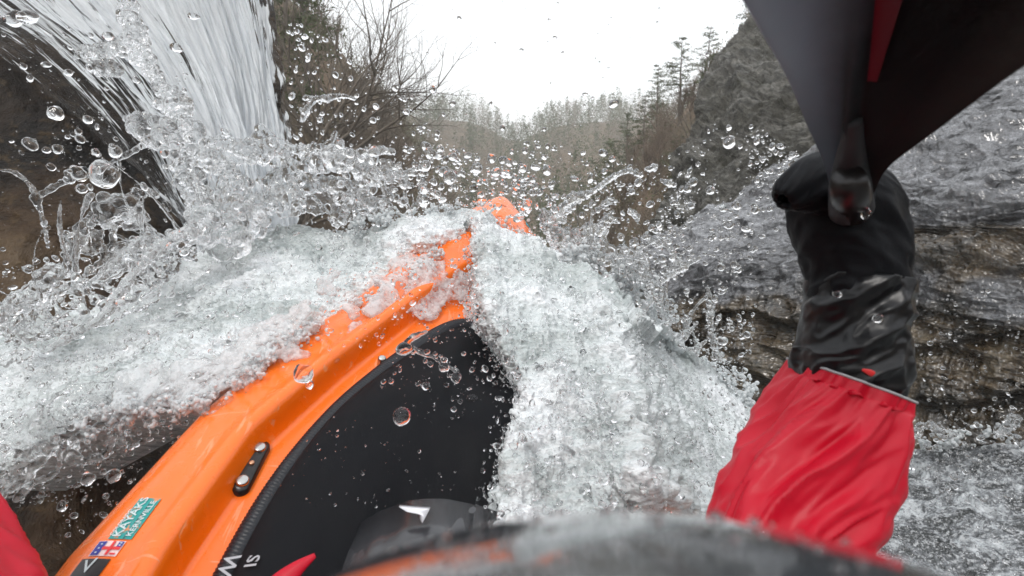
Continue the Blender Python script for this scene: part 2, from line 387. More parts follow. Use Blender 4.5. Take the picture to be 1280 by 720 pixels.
# ================================================================== terrain
def ss(a, b, x): t = np.clip((x-a)/(b-a), 0, 1); return t*t*(3-2*t)
def ground_h(x, y):
    p = np.stack([x, y, x*0], -1)
    base = -1.0-3.2*ss(4.5, 9, y)
    wander = .8*np.sin(y/17.0)
    xr = np.maximum(x-wander*ss(10, 30, y)-1.8, 0); xl = np.maximum(-x+wander*ss(10, 30, y)-1.8, 0)
    far = 1-.72*ss(26, 62, y)
    hr = (15.5*(1-np.exp(-xr/6.0))+.12*xr)*far; hl = (19*(1-np.exp(-xl/7.0))+.12*xl)*far
    near = ss(3.5, 9, y)*1.0+ss(-1, -6, y)*.6
    h = base+(hr+hl)*np.clip(near+.0, 0, 1)*(.55+.45*ss(4, 26, y))
    h = h+24*ss(40, 140, y)+14*ss(-12, -60, y)
    h = h+fbm(p*.12, 4, 3)*1.3*ss(8, 20, np.hypot(x, y))+fbm(p*.6, 3, 5)*.3*ss(5, 10, y)
    return h
gx = np.sign(np.linspace(-1, 1, 221))*np.abs(np.linspace(-1, 1, 221))**2.2*170; gy = np.concatenate([np.linspace(-70, -8, 14), np.linspace(-6, 60, 130), np.linspace(62, 200, 60), np.linspace(206, 260, 8)])
X, Y = np.meshgrid(gx, gy); Z = ground_h(X, Y)
m, nt, out = newmat('leaf_litter'); v = coord(nt)
c = ramp(nt, noise(nt, v, .35, 8, .7), [(.3, (.06, .06, .03)), (.5, (.14, .10, .06)), (.62, (.2, .135, .085)), (.75, (.10, .10, .05))])
c = mixc(nt, ramp(nt, noise(nt, v, 6, 6, .7), [(.45, 0), (.7, .7)]), c, (.17, .12, .08))
pbsdf(nt, out, c, .9, bump(nt, noise(nt, v, 3, 6, .7), .8, .3)); M_GROUND = m
g = link('ground', mesh('ground', np.stack([X, Y, Z], -1).reshape(-1, 3), quads(len(gy), len(gx))), M_GROUND); g['kind'] = 'structure'

# river: a sheet that is level around the kayak and drops away over the ledge beyond
m, nt, out = newmat('river_water'); v = coord(nt)
nz = noise(nt, v, 5, 8, .72, .6); nf = noise(nt, v, 55, 5, .7)
c = ramp(nt, nz, [(.4, (.035, .045, .04)), (.5, (.14, .16, .155)), (.58, (.5, .53, .54)), (.68, (.8, .82, .83))])
c = mixc(nt, ramp(nt, nf, [(.52, 0), (.66, .6)]), c, (.85, .87, .88))
pbsdf(nt, out, c, .12, bump(nt, nf, .8, .012, bump(nt, nz, .9, .08)), IOR=1.33, Specular_IOR_Level=.7); M_RIVER = m
rx = np.linspace(-6, 9, 420); ry = np.concatenate([np.linspace(-12, .6, 30), np.linspace(.7, 5, 260), np.linspace(5.1, 70, 90)])
X, Y = np.meshgrid(rx, ry); pp = np.stack([X, Y, X*0], -1)
X = X+np.where(Y > 6, .8*np.sin(Y/17.0)*ss(10, 30, Y), 0)
near = ss(.4, 1.2, Y)*ss(6, 4, Y)
Z = -3.0*ss(4.5, 8.5, Y)+(ridged(pp*1.3, 5, 11, .55)*.10+fbm(pp*6, 4, 12)*.035)*(.25+near)+.02
r = link('river', mesh('river', np.stack([X, Y, Z], -1).reshape(-1, 3), quads(len(ry), len(rx))), M_RIVER); r['kind'] = 'structure'

# ================================================================== rocks
def rock(name, ctrl, nv, nu, amp, mat, back, label, cat, disp, mossf=None):
    Q, ex = grid_pts(ctrl, nv, nu); n = normals(Q); u, v = np.meshgrid(np.linspace(0, 1, nu), np.linspace(0, 1, nv))
    dd = disp(Q, u, v); Q = Q+n*(dd*amp)[..., None]
    moss = np.clip(ex[..., 0]+.55*fbm(Q*3.5, 4, 77), 0, 1) if ex.shape[-1] else u*0
    moss = ss(.35, .6, moss)
    o = slab(name, Q, mat, back=back, attr={'moss': moss}); return tag(o, label, cat)
# wet grey slab on the right; columns left to right, rows top to bottom; last value = brown share
S = [
 [(800, 300, 4.6, .1), (905, 262, 4.2, .1), (1010, 190, 3.8, .0), (1120, 150, 3.3, .0), (1210, 110, 3.0, .0), (1330, 60, 2.7, .0)],
 [(815, 335, 4.0, .2), (900, 300, 3.7, .1), (1010, 262, 3.3, .0), (1120, 215, 2.9, .0), (1220, 190, 2.6, .0), (1340, 160, 2.35, .0)],
 [(825, 375, 3.6, .2), (905, 335, 3.3, .15), (1010, 300, 2.95, .1), (1120, 275, 2.6, .2), (1220, 260, 2.3, .1), (1350, 240, 2.05, .1)],
 [(828, 400, 3.45, .6), (900, 365, 3.2, .35), (1000, 345, 2.8, .3), (1120, 312, 2.5, .8), (1225, 300, 2.25, .95), (1360, 300, 2.0, .8)],
 [(830, 425, 3.4, .9), (905, 400, 3.15, .85), (1000, 400, 2.75, .8), (1120, 360, 2.42, .55), (1230, 365, 2.15, .55), (1370, 370, 1.95, .7)],
 [(845, 455, 3.4, 1), (910, 450, 3.1, 1), (1010, 460, 2.72, 1), (1125, 420, 2.42, .9), (1235, 430, 2.15, .9), (1370, 440, 1.95, 1)],
 [(865, 500, 3.35, 1), (925, 505, 3.05, 1), (1020, 520, 2.7, 1), (1125, 490, 2.4, 1), (1240, 500, 2.15, 1), (1380, 520, 1.95, 1)],
 [(890, 540, 3.3, 1), (945, 560, 3.0, 1), (1030, 590, 2.65, 1), (1130, 600, 2.38, 1), (1250, 625, 2.12, 1), (1400, 660, 1.95, 1)]]
def dslab(Q, u, v):
    wp = fbm(Q*2.3, 3, 24)*.9; a = ridged(np.stack([u*4+v*1.5+wp, v*17-u*2.5+wp*1.5, u*0+wp], -1), 6, 21, .58); b = fbm(Q*1.6, 4, 22); c = ridged(Q*6.5, 5, 23, .6); led = ((v*6.0+u*1.2+.8*b) % 1); led = led-ss(.82, 1, led)
    low = ss(.38, .55, v+.1*b); return a*(.85-.45*low)+b*1.2+c*(.12+.5*low)+led*(.55+.5*low)
rock('boulder', S, 380, 460, .085, M_SLAB, (.9, 1.5, -.5), 'broad wet grey slab with brown ledges behind the raised arm', 'rock', dslab)
S = [
 [(905, 60, 8.5, 0), (935, 28, 8.2, 0), (975, 20, 7.8, 0), (1030, 0, 7.3, 0), (1120, -60, 7, 0)],
 [(880, 110, 8.0, 0), (920, 92, 7.6, 0), (965, 95, 7.0, 0), (1030, 90, 6.6, 0), (1120, 60, 6.2, 0)],
 [(880, 155, 7.6, 0), (910, 150, 7.0, 0), (960, 150, 6.5, 0), (1040, 150, 6.0, 0), (1130, 140, 5.7, 0)],
 [(845, 200, 7.4, 0), (895, 205, 6.6, 0), (950, 205, 6.2, 0), (1040, 215, 5.7, 0), (1140, 220, 5.4, 0)],
 [(820, 262, 7.1, 0), (870, 262, 6.2, 0), (940, 262, 5.9, 0), (1040, 280, 5.4, 0), (1140, 300, 5.1, 0)],
 [(800, 320, 6.9, 0), (860, 320, 6.0, 0), (940, 320, 5.7, 0), (1040, 340, 5.2, 0), (1140, 360, 5.0, 0)],
 [(800, 420, 6.6, 0), (860, 430, 5.8, 0), (940, 440, 5.5, 0), (1040, 440, 5.0, 0), (1140, 440, 4.8, 0)]]
def dcliff(Q, u, v):
    a = ridged(np.stack([u*3-v*2, v*9+u*5, u*0], -1), 6, 31, .6); return a*.8+fbm(Q*.9, 5, 32)*1.2+fbm(Q*5, 4, 33)*.3
rock('rock_cliff', S, 260, 220, .24, M_CLIFF, (2.0, 3.0, -.5), 'tall dark lichen streaked rock outcrop below the bare trees on the right', 'rock', dcliff)
S = [
 [(-700, -160, 2.3, 0), (-220, -160, 2.0, 0), (-20, -120, 2.3, 0), (120, -100, 2.5, 0), (260, -90, 2.7, 0), (335, -60, 2.9, 0)],
 [(-700, 30, 2.0, 0), (-220, 30, 1.75, 0), (-20, 40, 1.95, 0), (120, 40, 2.2, 0), (260, 30, 2.5, 0), (345, 40, 2.85, 0)],
 [(-700, 180, 1.8, 0), (-220, 180, 1.6, 0), (-20, 180, 1.8, 0), (120, 190, 2.0, 0), (250, 190, 2.35, 0), (352, 150, 2.8, 0)],
 [(-700, 330, 1.6, 0), (-220, 330, 1.5, 0), (-20, 330, 1.65, 0), (120, 330, 1.8, 0), (250, 320, 2.15, 0), (352, 330, 2.6, 0)],
 [(-700, 480, 1.4, 0), (-220, 480, 1.3, 0), (-20, 480, 1.4, 0), (110, 490, 1.55, 0), (250, 470, 1.9, 0), (340, 470, 2.3, 0)],
 [(-700, 620, 1.25, 0), (-220, 620, 1.12, 0), (-20, 620, 1.2, 0), (90, 620, 1.28, 0), (220, 600, 1.5, 0), (330, 600, 2.0, 0)],
 [(-700, 830, 1.1, 0), (-220, 830, 1.0, 0), (-20, 830, 1.08, 0), (80, 820, 1.15, 0), (210, 820, 1.4, 0), (320, 820, 1.9, 0)]]
def dbrown(Q, u, v): return fbm(Q*1.8, 5, 41)*1.3+ridged(Q*4.5, 4, 42)*.4+fbm(Q*18, 3, 43)*.12
rock('boulder', S, 300, 360, .07, M_BROWN, (-1.2, 1.4, -.2), 'dark brown wet boulder behind the splash on the left', 'rock', dbrown)

# ================================================================== waterfall over the brown boulder
m, nt, out = newmat('falling_water'); uv = coord(nt, uv=True)
s1 = noise(nt, N(nt, 'Mapping', {'Vector': uv, 'Scale': (85, 7.5, 1)}).outputs[0], 1, 6, .72, .9)
s2 = noise(nt, N(nt, 'Mapping', {'Vector': uv, 'Scale': (22, 3.0, 1)}).outputs[0], 1, 5, .65, .8)
at = nt.nodes.new('ShaderNodeAttribute'); at.attribute_name = 'veil'
f = N(nt, 'Math', {0: s1, 1: N(nt, 'Math', {0: s2, 1: .9}, operation='MULTIPLY').outputs[0]}, operation='ADD').outputs[0]
f = N(nt, 'Math', {0: f, 1: at.outputs['Fac']}, operation='ADD').outputs[0]
mask = ramp(nt, f, [(.91, 0), (.98, 1)])
sh = ramp(nt, s1, [(.32, (.62, .67, .72)), (.5, (.93, .96, .98))])
pw = pbsdf(nt, None, sh, .3, bump(nt, s1, .8, .02)); tl = N(nt, 'BsdfTranslucent', {'Color': (.85, .9, .95, 1)})
white = N(nt, 'MixShader', {0: .3, 1: pw.outputs[0], 2: tl.outputs[0]})
wet = pbsdf(nt, None, (.02, .016, .012), .08, bump(nt, s1, .8, .02)); tr = N(nt, 'BsdfTransparent')
clr = N(nt, 'MixShader', {0: .3, 1: tr.outputs[0], 2: wet.outputs[0]})
mx = N(nt, 'MixShader', {0: mask, 1: clr.outputs[0], 2: white.outputs[0]}); nt.links.new(mx.outputs[0], out.inputs[0]); M_FALL = m
# rows follow the flow; last = veil (more = denser white)
S = [
 [(-330, -60, 1.9, .0), (-120, -90, 2.0, .02), (50, -110, 2.15, .12), (175, -110, 2.3, .2), (265, -100, 2.4, .24), (338, -90, 2.6, .22)],
 [(-150, -5, 1.82, -.05), (0, -10, 1.92, -.02), (125, -10, 2.08, .12), (220, -10, 2.22, .2), (285, -10, 2.35, .24), (344, -5, 2.5, .24)],
 [(-30, 48, 1.74, -.12), (110, 75, 1.83, -.02), (200, 85, 1.96, .12), (262, 85, 2.1, .18), (311, 85, 2.25, .24), (352, 85, 2.4, .26)],
 [(60, 115, 1.7, -.2), (185, 165, 1.75, -.02), (248, 180, 1.88, .08), (292, 175, 2.0, .16), (328, 175, 2.15, .24), (360, 170, 2.3, .28)],
 [(150, 190, 1.6, -.25), (235, 250, 1.7, -.02), (280, 255, 1.8, .10), (312, 255, 1.92, .2), (338, 250, 2.05, .28), (363, 245, 2.2, .3)],
 [(220, 260, 1.5, -.2), (285, 325, 1.6, .1), (310, 340, 1.7, .2), (330, 340, 1.8, .26), (350, 340, 1.95, .3), (368, 335, 2.1, .3)],
 [(260, 350, 1.4, .1), (310, 400, 1.5, .3), (330, 410, 1.6, .3), (345, 410, 1.7, .3), (360, 410, 1.85, .3), (375, 400, 2.0, .3)]]
Q, ex = grid_pts(S, 320, 360); n = normals(Q); u, v = np.meshgrid(np.linspace(0, 1, 360), np.linspace(0, 1, 320))
str_ = fbm(np.stack([u*75+vn(np.stack([u*9, v*7, u*0], -1), 3)*1.2, v*7, u*0], -1), 4, 51, .6); Q = Q+n*(str_*.022+fbm(np.stack([u*14, v*4, u*0], -1), 3, 52)*.05)[..., None]
ex = ex-((ss(.90, 1, u)*.35+ss(.8, 1, u)*.25*vn(np.stack([u*20, v*40, u*0], -1), 8)))[..., None]
Q[:, -30:] += (fbm(np.stack([v[:, -30:]*14, v[:, -30:]*0, u[:, -30:]*0], -1), 5, 5, .7)*.05*np.linspace(0, 1, 30)[None]**2)[..., None]*np.array([1, 0, 0])
o = slab('waterfall', Q, M_FALL, back=None, attr={'veil': ex[..., 0]}); tag(o, 'white stringy waterfall veil running down the brown boulder at top left', 'waterfall')

# ================================================================== kayak
a_, r_, y_ = math.radians(33), math.radians(15), math.radians(5)
kf = math.sin(y_)*math.cos(a_)*XX+math.cos(y_)*math.cos(a_)*FW+math.sin(a_)*UP
kr0 = math.cos(y_)*XX-math.sin(y_)*FW; ku0 = np.cross(kr0, kf)
kr = math.cos(r_)*kr0-math.sin(r_)*ku0; ku = math.cos(r_)*ku0+math.sin(r_)*kr0
KO = CAM-.70*ku
def K(x, y, z):
    x, y, z = np.broadcast_arrays(np.asarray(x, float), np.asarray(y, float), np.asarray(z, float))
    return KO+x[..., None]*kr+y[..., None]*kf+z[..., None]*ku
ky = np.array([-1.2, -1.12, -.95, -.6, -.2, .1, .3, .54, .70, .87, 1.05, 1.2, 1.3, 1.37, 1.41, 1.43]); kw = np.array([.02, .07, .15, .29, .39, .425, .437, .413, .365, .29, .225, .17, .13, .095, .06, .02])
def hw(y): return np.interp(y, ky, kw)
cy_ = np.array([-.5, -.2, .3, .48, .64, .87, .98, 1.05]); cw_ = np.array([.05, .25, .292, .284, .228, .13, .065, .0])
def crease(y): return np.interp(y, cy_, cw_, left=0, right=0)
def rocker(y): return .004*np.clip((y-.95)/.47, 0, 1.2)**2+.12*np.clip((-y-.5)/.7, 0, 1)**2
def deck_z(x, y):
    w = hw(y)+1e-6; t = np.clip(np.abs(x)/w, 0, 1)
    z = .045*(1-t**2)*np.clip(w/.24, 0, 1)+.02-(.085*t**16)+.05*ss(.85, 1.3, y)*(1-t**2)
    c = crease(y); rec = ss(0, .022, c-np.abs(x))*ss(0, .06, c)
    z = z-.040*rec+.010*np.exp(-((np.abs(x)-c-.012)/.018)**2)*ss(0, .06, c)
    return z+rocker(y)
ny = 240; ysn = np.sort(np.concatenate([np.linspace(-1.2, 1.34, ny-34), np.linspace(1.345, 1.43, 34)])); nx = 181
V = []; 
sx = np.sin(np.linspace(-np.pi/2, np.pi/2, nx))*.35+np.linspace(-1, 1, nx)*.65
top = np.stack([K(sx*hw(y), y, deck_z(sx*hw(y), np.full(nx, y))) for y in ysn])
nb = 41; tb = np.linspace(0, np.pi, nb)[1:-1]
bot = []
for y in ysn:
    w = hw(y); cx = np.cos(tb); sz = np.sin(tb)
    bot.append(K(w*np.sign(cx)*np.abs(cx)**.6, y, -.035+rocker(y)-(.05+.62*w)*np.abs(sz)**.7))
ring = np.concatenate([top, np.stack(bot)], 1); nr = ring.shape[1]
Fq = quads(len(ysn), nr, True)
capA = [list(range(nr))]; capB = [list(range((len(ysn)-1)*nr, len(ysn)*nr))[::-1]]
KAY = thing('kayak', K(0., 0., 0.), 'orange plastic whitewater kayak with black cockpit rim, bow pushing up through the foam', 'kayak')
hull = link('hull', mesh('hull', ring.reshape(-1, 3), [list(map(int, q)) for q in Fq]+capA+capB), ORANGE, KAY)
# cockpit rim: raised lip with ribbed rubber edge
cp = np.array([(-.0, -.28), (-.10, -.25), (-.165, -.12), (-.212, .08), (-.222, .30), (-.216, .43), (-.189, .555), (-.148, .66), (-.095, .765), (-.045, .835), (.0, .855), (.045, .835), (.095, .765), (.148, .66), (.185, .555), (.206, .43), (.204, .30), (.195, .08), (.165, -.12), (.10, -.25), (0, -.28)])
def loop(a, n=400):
    q = cr(np.concatenate([a[-3:-1], a, a[1:3]]), (len(a)+4)*40)[80:-80]; ln = np.r_[0, np.cumsum(np.linalg.norm(np.diff(q, axis=0), axis=1))]; t = np.linspace(0, ln[-1], n)
    return np.stack([np.interp(t, ln, q[:, k]) for k in range(2)], 1)
L = loop(cp, 2101); rimz = deck_z(L[:, 0]*1.0, L[:, 1])
def rim_ring(L, prof, ribs=True):
    c = np.array([0, .38]); dirn = L-c; T = np.gradient(L, axis=0); nrm = np.stack([T[:, 1], -T[:, 0]], 1); nrm /= np.linalg.norm(nrm, axis=1, keepdims=True)
    if (nrm[300] @ dirn[300]) < 0: nrm = -nrm
    k = np.arange(len(L)); rib = np.where((k % 4) < 2, .0006, -.0004) if ribs else 0
    rows = []
    for (o, z, rb) in prof: rows.append(K(L[:, 0]+nrm[:, 0]*(o+rib*rb), L[:, 1]+nrm[:, 1]*(o+rib*rb), .024+z+rib*rb))
    return np.stack(rows, 1)
prof = [(-.035, -.012, 0), (-.03, .006, 0), (-.02, .013, 0), (-.010, .018, .3), (-.002, .0185, 1), (.006, .015, 1), (.011, .008, .8), (.013, .0, .2), (.012, -.008, 0), (.006, -.014, 0), (-.004, -.03, 0), (-.03, -.03, 0)]
R3 = rim_ring(L[:-1], prof); nv, nu, _ = R3.shape
idx = np.arange(nv)[:, None]; j = np.arange(nu)[None]; Fr = np.stack([idx*nu+j, ((idx+1) % nv)*nu+j, ((idx+1) % nv)*nu+(j+1) % nu, idx*nu+(j+1) % nu], -1).reshape(-1, 4)
link('cockpit_rim', mesh('cockpit_rim', R3.reshape(-1, 3), Fr), RUBBER, KAY)
# bolted plate beside the rim
def local_box(cx, cy, z0, z1, hx, hy, ang, bev=.004, name='plate', mat=DARKM, parent=None, rnd=10):
    th = np.linspace(0, 2*np.pi, 40, endpoint=False); r = min(hx, hy); ex, ey = hx-r, hy-r
    px = np.sign(np.cos(th))*ex+np.cos(th)*r; py = np.sign(np.sin(th))*ey+np.sin(th)*r; rows = []
    for s, z in ((1, z0), (1, z1-bev), (1-bev/r*.5, z1-bev*.3), (1-bev/r*1.2, z1)):
        x = px*s; y = py*s; rows.append(K(cx+x*math.cos(ang)-y*math.sin(ang), cy+x*math.sin(ang)+y*math.cos(ang), z))
    V = np.concatenate(rows); Fq = [list(map(int, q)) for q in quads(4, 40, True)]+[list(range(120, 160))]
    return link(name, mesh(name, V, Fq), mat, parent)
pz = float(deck_z(np.array([-.255]), np.array([.45]))[0])
PL = local_box(-.266, .445, pz-.03, pz+.012, .0115, .044, .06, name='outfitting_plate', parent=KAY)
for yy in (-.028, .028):
    b = local_box(-.266-yy*.06, .445+yy, pz+.010, pz+.0165, .0085, .0085, 0, .002, 'screw_head', STEEL, PL)
local_box(-.266, .446, pz+.010, pz+.0155, .0036, .0036, 0, .001, 'rivet', m_plain('copper', (.6, .35, .22), .4, Metallic=1.), PL)
local_box(-.150, .690, .02, .042, .0075, .0075, 0, .003, 'screw_head', STEEL, KAY)
# decals, printed film lying on the deck
def decal(name, u0, v0, u1, v1, mat, lift, parent, ang=0, n=8, cx=0, cy=0):
    uu, vv = np.meshgrid(np.linspace(u0, u1, n), np.linspace(v0, v1, n)); x = cx+uu*math.cos(ang)-vv*math.sin(ang); y = cy+uu*math.sin(ang)+vv*math.cos(ang)
    return link(name, mesh(name, K(x, y, deck_z(x, y)+lift).reshape(-1, 3), quads(n, n)), mat, parent)
def poly_decal(name, poly, mat, lift, parent, ang, cx, cy, onto=deck_z):
    p = np.asarray(poly, float); x = cx+p[:, 0]*math.cos(ang)-p[:, 1]*math.sin(ang); y = cy+p[:, 0]*math.sin(ang)+p[:, 1]*math.cos(ang)
    return K(x, y, onto(x, y)+lift)
def text_obj(name, txt, size, mat, lift, parent, ang, cx, cy, onto=deck_z, shear=0):
    cu = bpy.data.curves.new('t', 'FONT'); cu.body = txt; cu.size = size; cu.align_x = 'LEFT'; cu.resolution_u = 3; cu.shear = shear; cu.offset = size*.012
    o = bpy.data.objects.new('t', cu); COL.objects.link(o); dg = bpy.context.evaluated_depsgraph_get(); dg.update()
    me = bpy.data.meshes.new_from_object(o.evaluated_get(dg)); bpy.data.objects.remove(o)
    V = np.array([v.co[:] for v in me.vertices]); Fc = [list(p.vertices) for p in me.polygons]; bpy.data.meshes.remove(me)
    x = cx+V[:, 0]*math.cos(ang)-V[:, 1]*math.sin(ang); y = cy+V[:, 0]*math.sin(ang)+V[:, 1]*math.cos(ang)
    return link(name, mesh(name, K(x, y, onto(x, y)+lift), Fc), mat, parent, smooth=False)
TEAL, _nt, _o = newmat('teal_print'); _v = coord(_nt)
pbsdf(_nt, _o, mixc(_nt, ramp(_nt, noise(_nt, _v, 95, 5, .7), [(.56, 0), (.62, .85)]), (.01, .30, .28), (.8, .22, .05)), .35)
WP = m_plain('white_print', (.6, .7, .7), .4); BLUE = m_plain('blue_print', (.01, .02, .28), .3); REDP = m_plain('red_print', (.7, .03, .03), .3); BLKP = m_plain('black_print', (.015, .012, .012), .3); PINK = m_plain('pale_print', (.8, .62, .6), .4)
TK = decal('sticker', -.0275, -.0145, .0275, .0145, TEAL, .0012, KAY, math.pi/2, 8, -.352, .336)
decal('divider_line', -.0275, -.0052, .024, -.0042, BLKP, .0022, TK, math.pi/2, 6, -.352, .336)
text_obj('lettering', 'KAYAKS', .0145, WP, .0024, TK, math.pi/2, -.3535, .3105)
text_obj('lettering', 'COLORADO', .0062, WP, .0024, TK, math.pi/2, -.3635, .3125)
text_obj('lettering', 'KERNVILLE', .0098, WP, .0024, TK, math.pi/2, -.3405, .3115)
fx, fy = -.358, .297
FK = decal('flag_sticker', -.009, -.0165, .009, .0165, PINK, .0012, KAY, math.pi/2, 6, fx, fy)
def fbox(name, u0, v0, u1, v1, mat, lift, ang=math.pi/2): decal(name, u0, v0, u1, v1, mat, lift, FK, ang, 4, fx, fy)
fbox('flag_field', -.0082, .0055, .0082, .0155, BLUE, .0018); fbox('flag_field', .0015, -.0155, .0082, -.0095, BLUE, .0018)
fbox('flag_cross', -.0018, -.0155, .0018, .0060, REDP, .0022); fbox('flag_cross', -.0082, -.0055, .0082, -.0022, REDP, .0025)
fbox('flag_stripe', -.0075, -.0140, -.0055, -.0075, REDP, .0022)
for q in range(3): fbox('flag_star', -.006+q*.005, .009, -.0045+q*.005, .0112, WP, .0023)
for q in range(2): fbox('flag_star', .0028+q*.0028, -.0138, .0042+q*.0028, -.0115, WP, .0023)
BK = decal('black_sticker', -.0125, -.0175, .0085, .0175, BLKP, .0011, KAY, math.pi/2, 6, -.362, .2765)
text_obj('lettering', 'V', .022, WP, .002, BK, .2, -.370, .268)
flat = lambda x, y: np.zeros_like(x)+.0435
CY = m_plain('cyan_print', (.01, .45, .6), .3)
decal('bow_mark', .080, 1.295, .100, 1.335, CY, .0015, KAY)
# spray skirt
SKL = []; c0 = np.array([0, -.13]); Lk = L[:-1:7]; na = len(Lk); ns = 60; rows = []
dirs = Lk-c0; 
for s in np.linspace(0, 1, ns):
    q = ss(0, 1, s)*.35+s*.65
    x = c0[0]+dirs[:, 0]*(1-q*.999)*.968; y = c0[1]+dirs[:, 1]*(1-q*.999)*.985
    tgt = np.stack([np.cos(np.arctan2(dirs[:, 1], dirs[:, 0]))*.15, np.sin(np.arctan2(dirs[:, 1], dirs[:, 0]))*.12], 1)
    x = c0[0]+dirs[:, 0]*.955*(1-s)+tgt[:, 0]*s; y = c0[1]+dirs[:, 1]*.985*(1-s)+tgt[:, 1]*s
    z = .041+.028*np.sin(math.pi*min(1, s*1.3))+.05*np.exp(-((x-.12)**2+(y-.55)**2)/.012)+.02*np.exp(-((x+.1)**2+(y-.5)**2)/.02)
    z = z+fbm(np.stack([x*9, y*5, x*0], -1), 3, 61)*.014*min(1, s*8)+.16*ss(.82, 1, s)**2
    SKL.append(np.stack([x, y, z], 1))
    rows.append(K(x, y, z-.006*(s == 0)))
Rw = np.stack(rows); 
SKL = np.concatenate(SKL)
def skz(x, y): return np.array([SKL[np.argmin((SKL[:, 0]-a)**2+(SKL[:, 1]-b)**2), 2] for a, b in zip(np.ravel(x), np.ravel(y))]).reshape(np.shape(x))
SK = link('spray_skirt', mesh('spray_skirt', Rw.reshape(-1, 3), quads(ns, na, True)), NEOP)
tag(SK, 'black neoprene spray skirt stretched over the kayak cockpit', 'spray skirt')
text_obj('lettering', 'SI', .0205, TEXTG, .004, SK, -math.pi/2, -.196, .305, skz)
text_obj('lettering', 'W', .0245, TEXTG, .004, SK, -math.pi/2, -.224, .308, lambda x, y: np.zeros_like(x)+.046)

# ================================================================== rider
me = bpy.data.meshes.new('body')
pt = dict(pel=F(-.17, .16, -.70), spi=F(-.12, .14, -.57), che=F(-.04, .10, -.44), nek=F(.02, .06, -.33), hed=F(.03, .05, -.22), top=F(.03, .05, -.13),
          rs=F(.17, .08, -.41), re=P(992, 720, .44), rm=P(1038, 540, .495), rw=P(1068, 350, .5), rh=P(1062, 280, .5),
          ls=F(-.22, .12, -.43), le=F(-.36, .40, -.37), lw=F(-.61, .50, -.16), lh=F(-.645, .53, -.10),
          rk=K(.15, .48, -.04), rf=K(.1, .92, -.12), rt=K(.1, .97, -.05), lk=K(-.15, .48, -.04), lf=K(-.1, .92, -.12), lt=K(-.1, .97, -.05))
rad = dict(pel=.12, spi=.10, che=.12, nek=.055, hed=.075, top=.06, rs=.06, re=.036, rm=.033, rw=.027, rh=.03, ls=.06, le=.042, lw=.027, lh=.03, rk=.06, rf=.035, rt=.03, lk=.06, lf=.035, lt=.03)
ed = [('pel', 'spi'), ('spi', 'che'), ('che', 'nek'), ('nek', 'hed'), ('hed', 'top'), ('che', 'rs'), ('rs', 're'), ('re', 'rm'), ('rm', 'rw'), ('rw', 'rh'), ('che', 'ls'), ('ls', 'le'), ('le', 'lw'), ('lw', 'lh'), ('pel', 'rk'), ('rk', 'rf'), ('rf', 'rt'), ('pel', 'lk'), ('lk', 'lf'), ('lf', 'lt')]
def fingers(hand, wrist, tag_, side):
    ax = pt[hand]-pt[wrist]; ax /= np.linalg.norm(ax); fwd = FW; lat = np.cross(ax, fwd); lat /= np.linalg.norm(lat)
    for k, (o, ln) in enumerate(((-.024, .068), (-.008, .078), (.008, .074), (.024, .06))):
        prev = hand; b = pt[hand]+lat*o
        for q, (a, c) in enumerate(((.35, .1), (.5, .55), (.25, .85), (-.05, .9))):
            nm = f'{tag_}{k}{q}'; pt[nm] = b+ax*ln*a*1.1*(1 if q < 2 else 1)-fwd*0+fwd*ln*c*.45-lat*0; rad[nm] = .009-.0008*q
            ed.append((prev, nm)); prev = nm
    pt[tag_+'t0'] = pt[hand]+lat*side*.034-ax*.01; rad[tag_+'t0'] = .011; pt[tag_+'t1'] = pt[hand]+lat*side*.044+ax*.022+fwd*.02; rad[tag_+'t1'] = .0095
    pt[tag_+'t2'] = pt[hand]+lat*side*.03+ax*.04+fwd*.035; rad[tag_+'t2'] = .0085; ed.extend([(hand, tag_+'t0'), (tag_+'t0', tag_+'t1'), (tag_+'t1', tag_+'t2')])
fingers('rh', 'rw', 'r', -1); fingers('lh', 'lw', 'l', 1)
keys = list(pt); me.from_pydata([tuple(pt[k]) for k in keys], [(keys.index(a), keys.index(b)) for a, b in ed], [])
bo = bpy.data.objects.new('body_tmp', me); COL.objects.link(bo); sk = bo.modifiers.new('s', 'SKIN'); sk.use_smooth_shade = True
if not me.skin_vertices: 
    bpy.context.view_layer.objects.active = bo
for i, k in enumerate(keys):
    me.skin_vertices[0].data[i].radius = (rad[k], rad[k])
me.skin_vertices[0].data[0].use_root = True
sb = bo.modifiers.new('b', 'SUBSURF'); sb.levels = 2; sb.render_levels = 2
dg = bpy.context.evaluated_depsgraph_get(); dg.update(); bm_ = bpy.data.meshes.new_from_object(bo.evaluated_get(dg)); bm_.name = 'body'; bpy.data.objects.remove(bo)
RID = thing('person', pt['pel'], 'kayaker in a red jacket with black cuffs, right arm raised holding the paddle', 'person')
link('body', bm_, SKIN, RID)
def lim(rows, n=90):
    c = np.asarray(rows, float); C = cr(np.concatenate([P(c[:, 0], c[:, 1], c[:, 2]), (c[:, 3]*c[:, 2]/640)[:, None]], 1), n); return C[:, :3], C[:, 3]
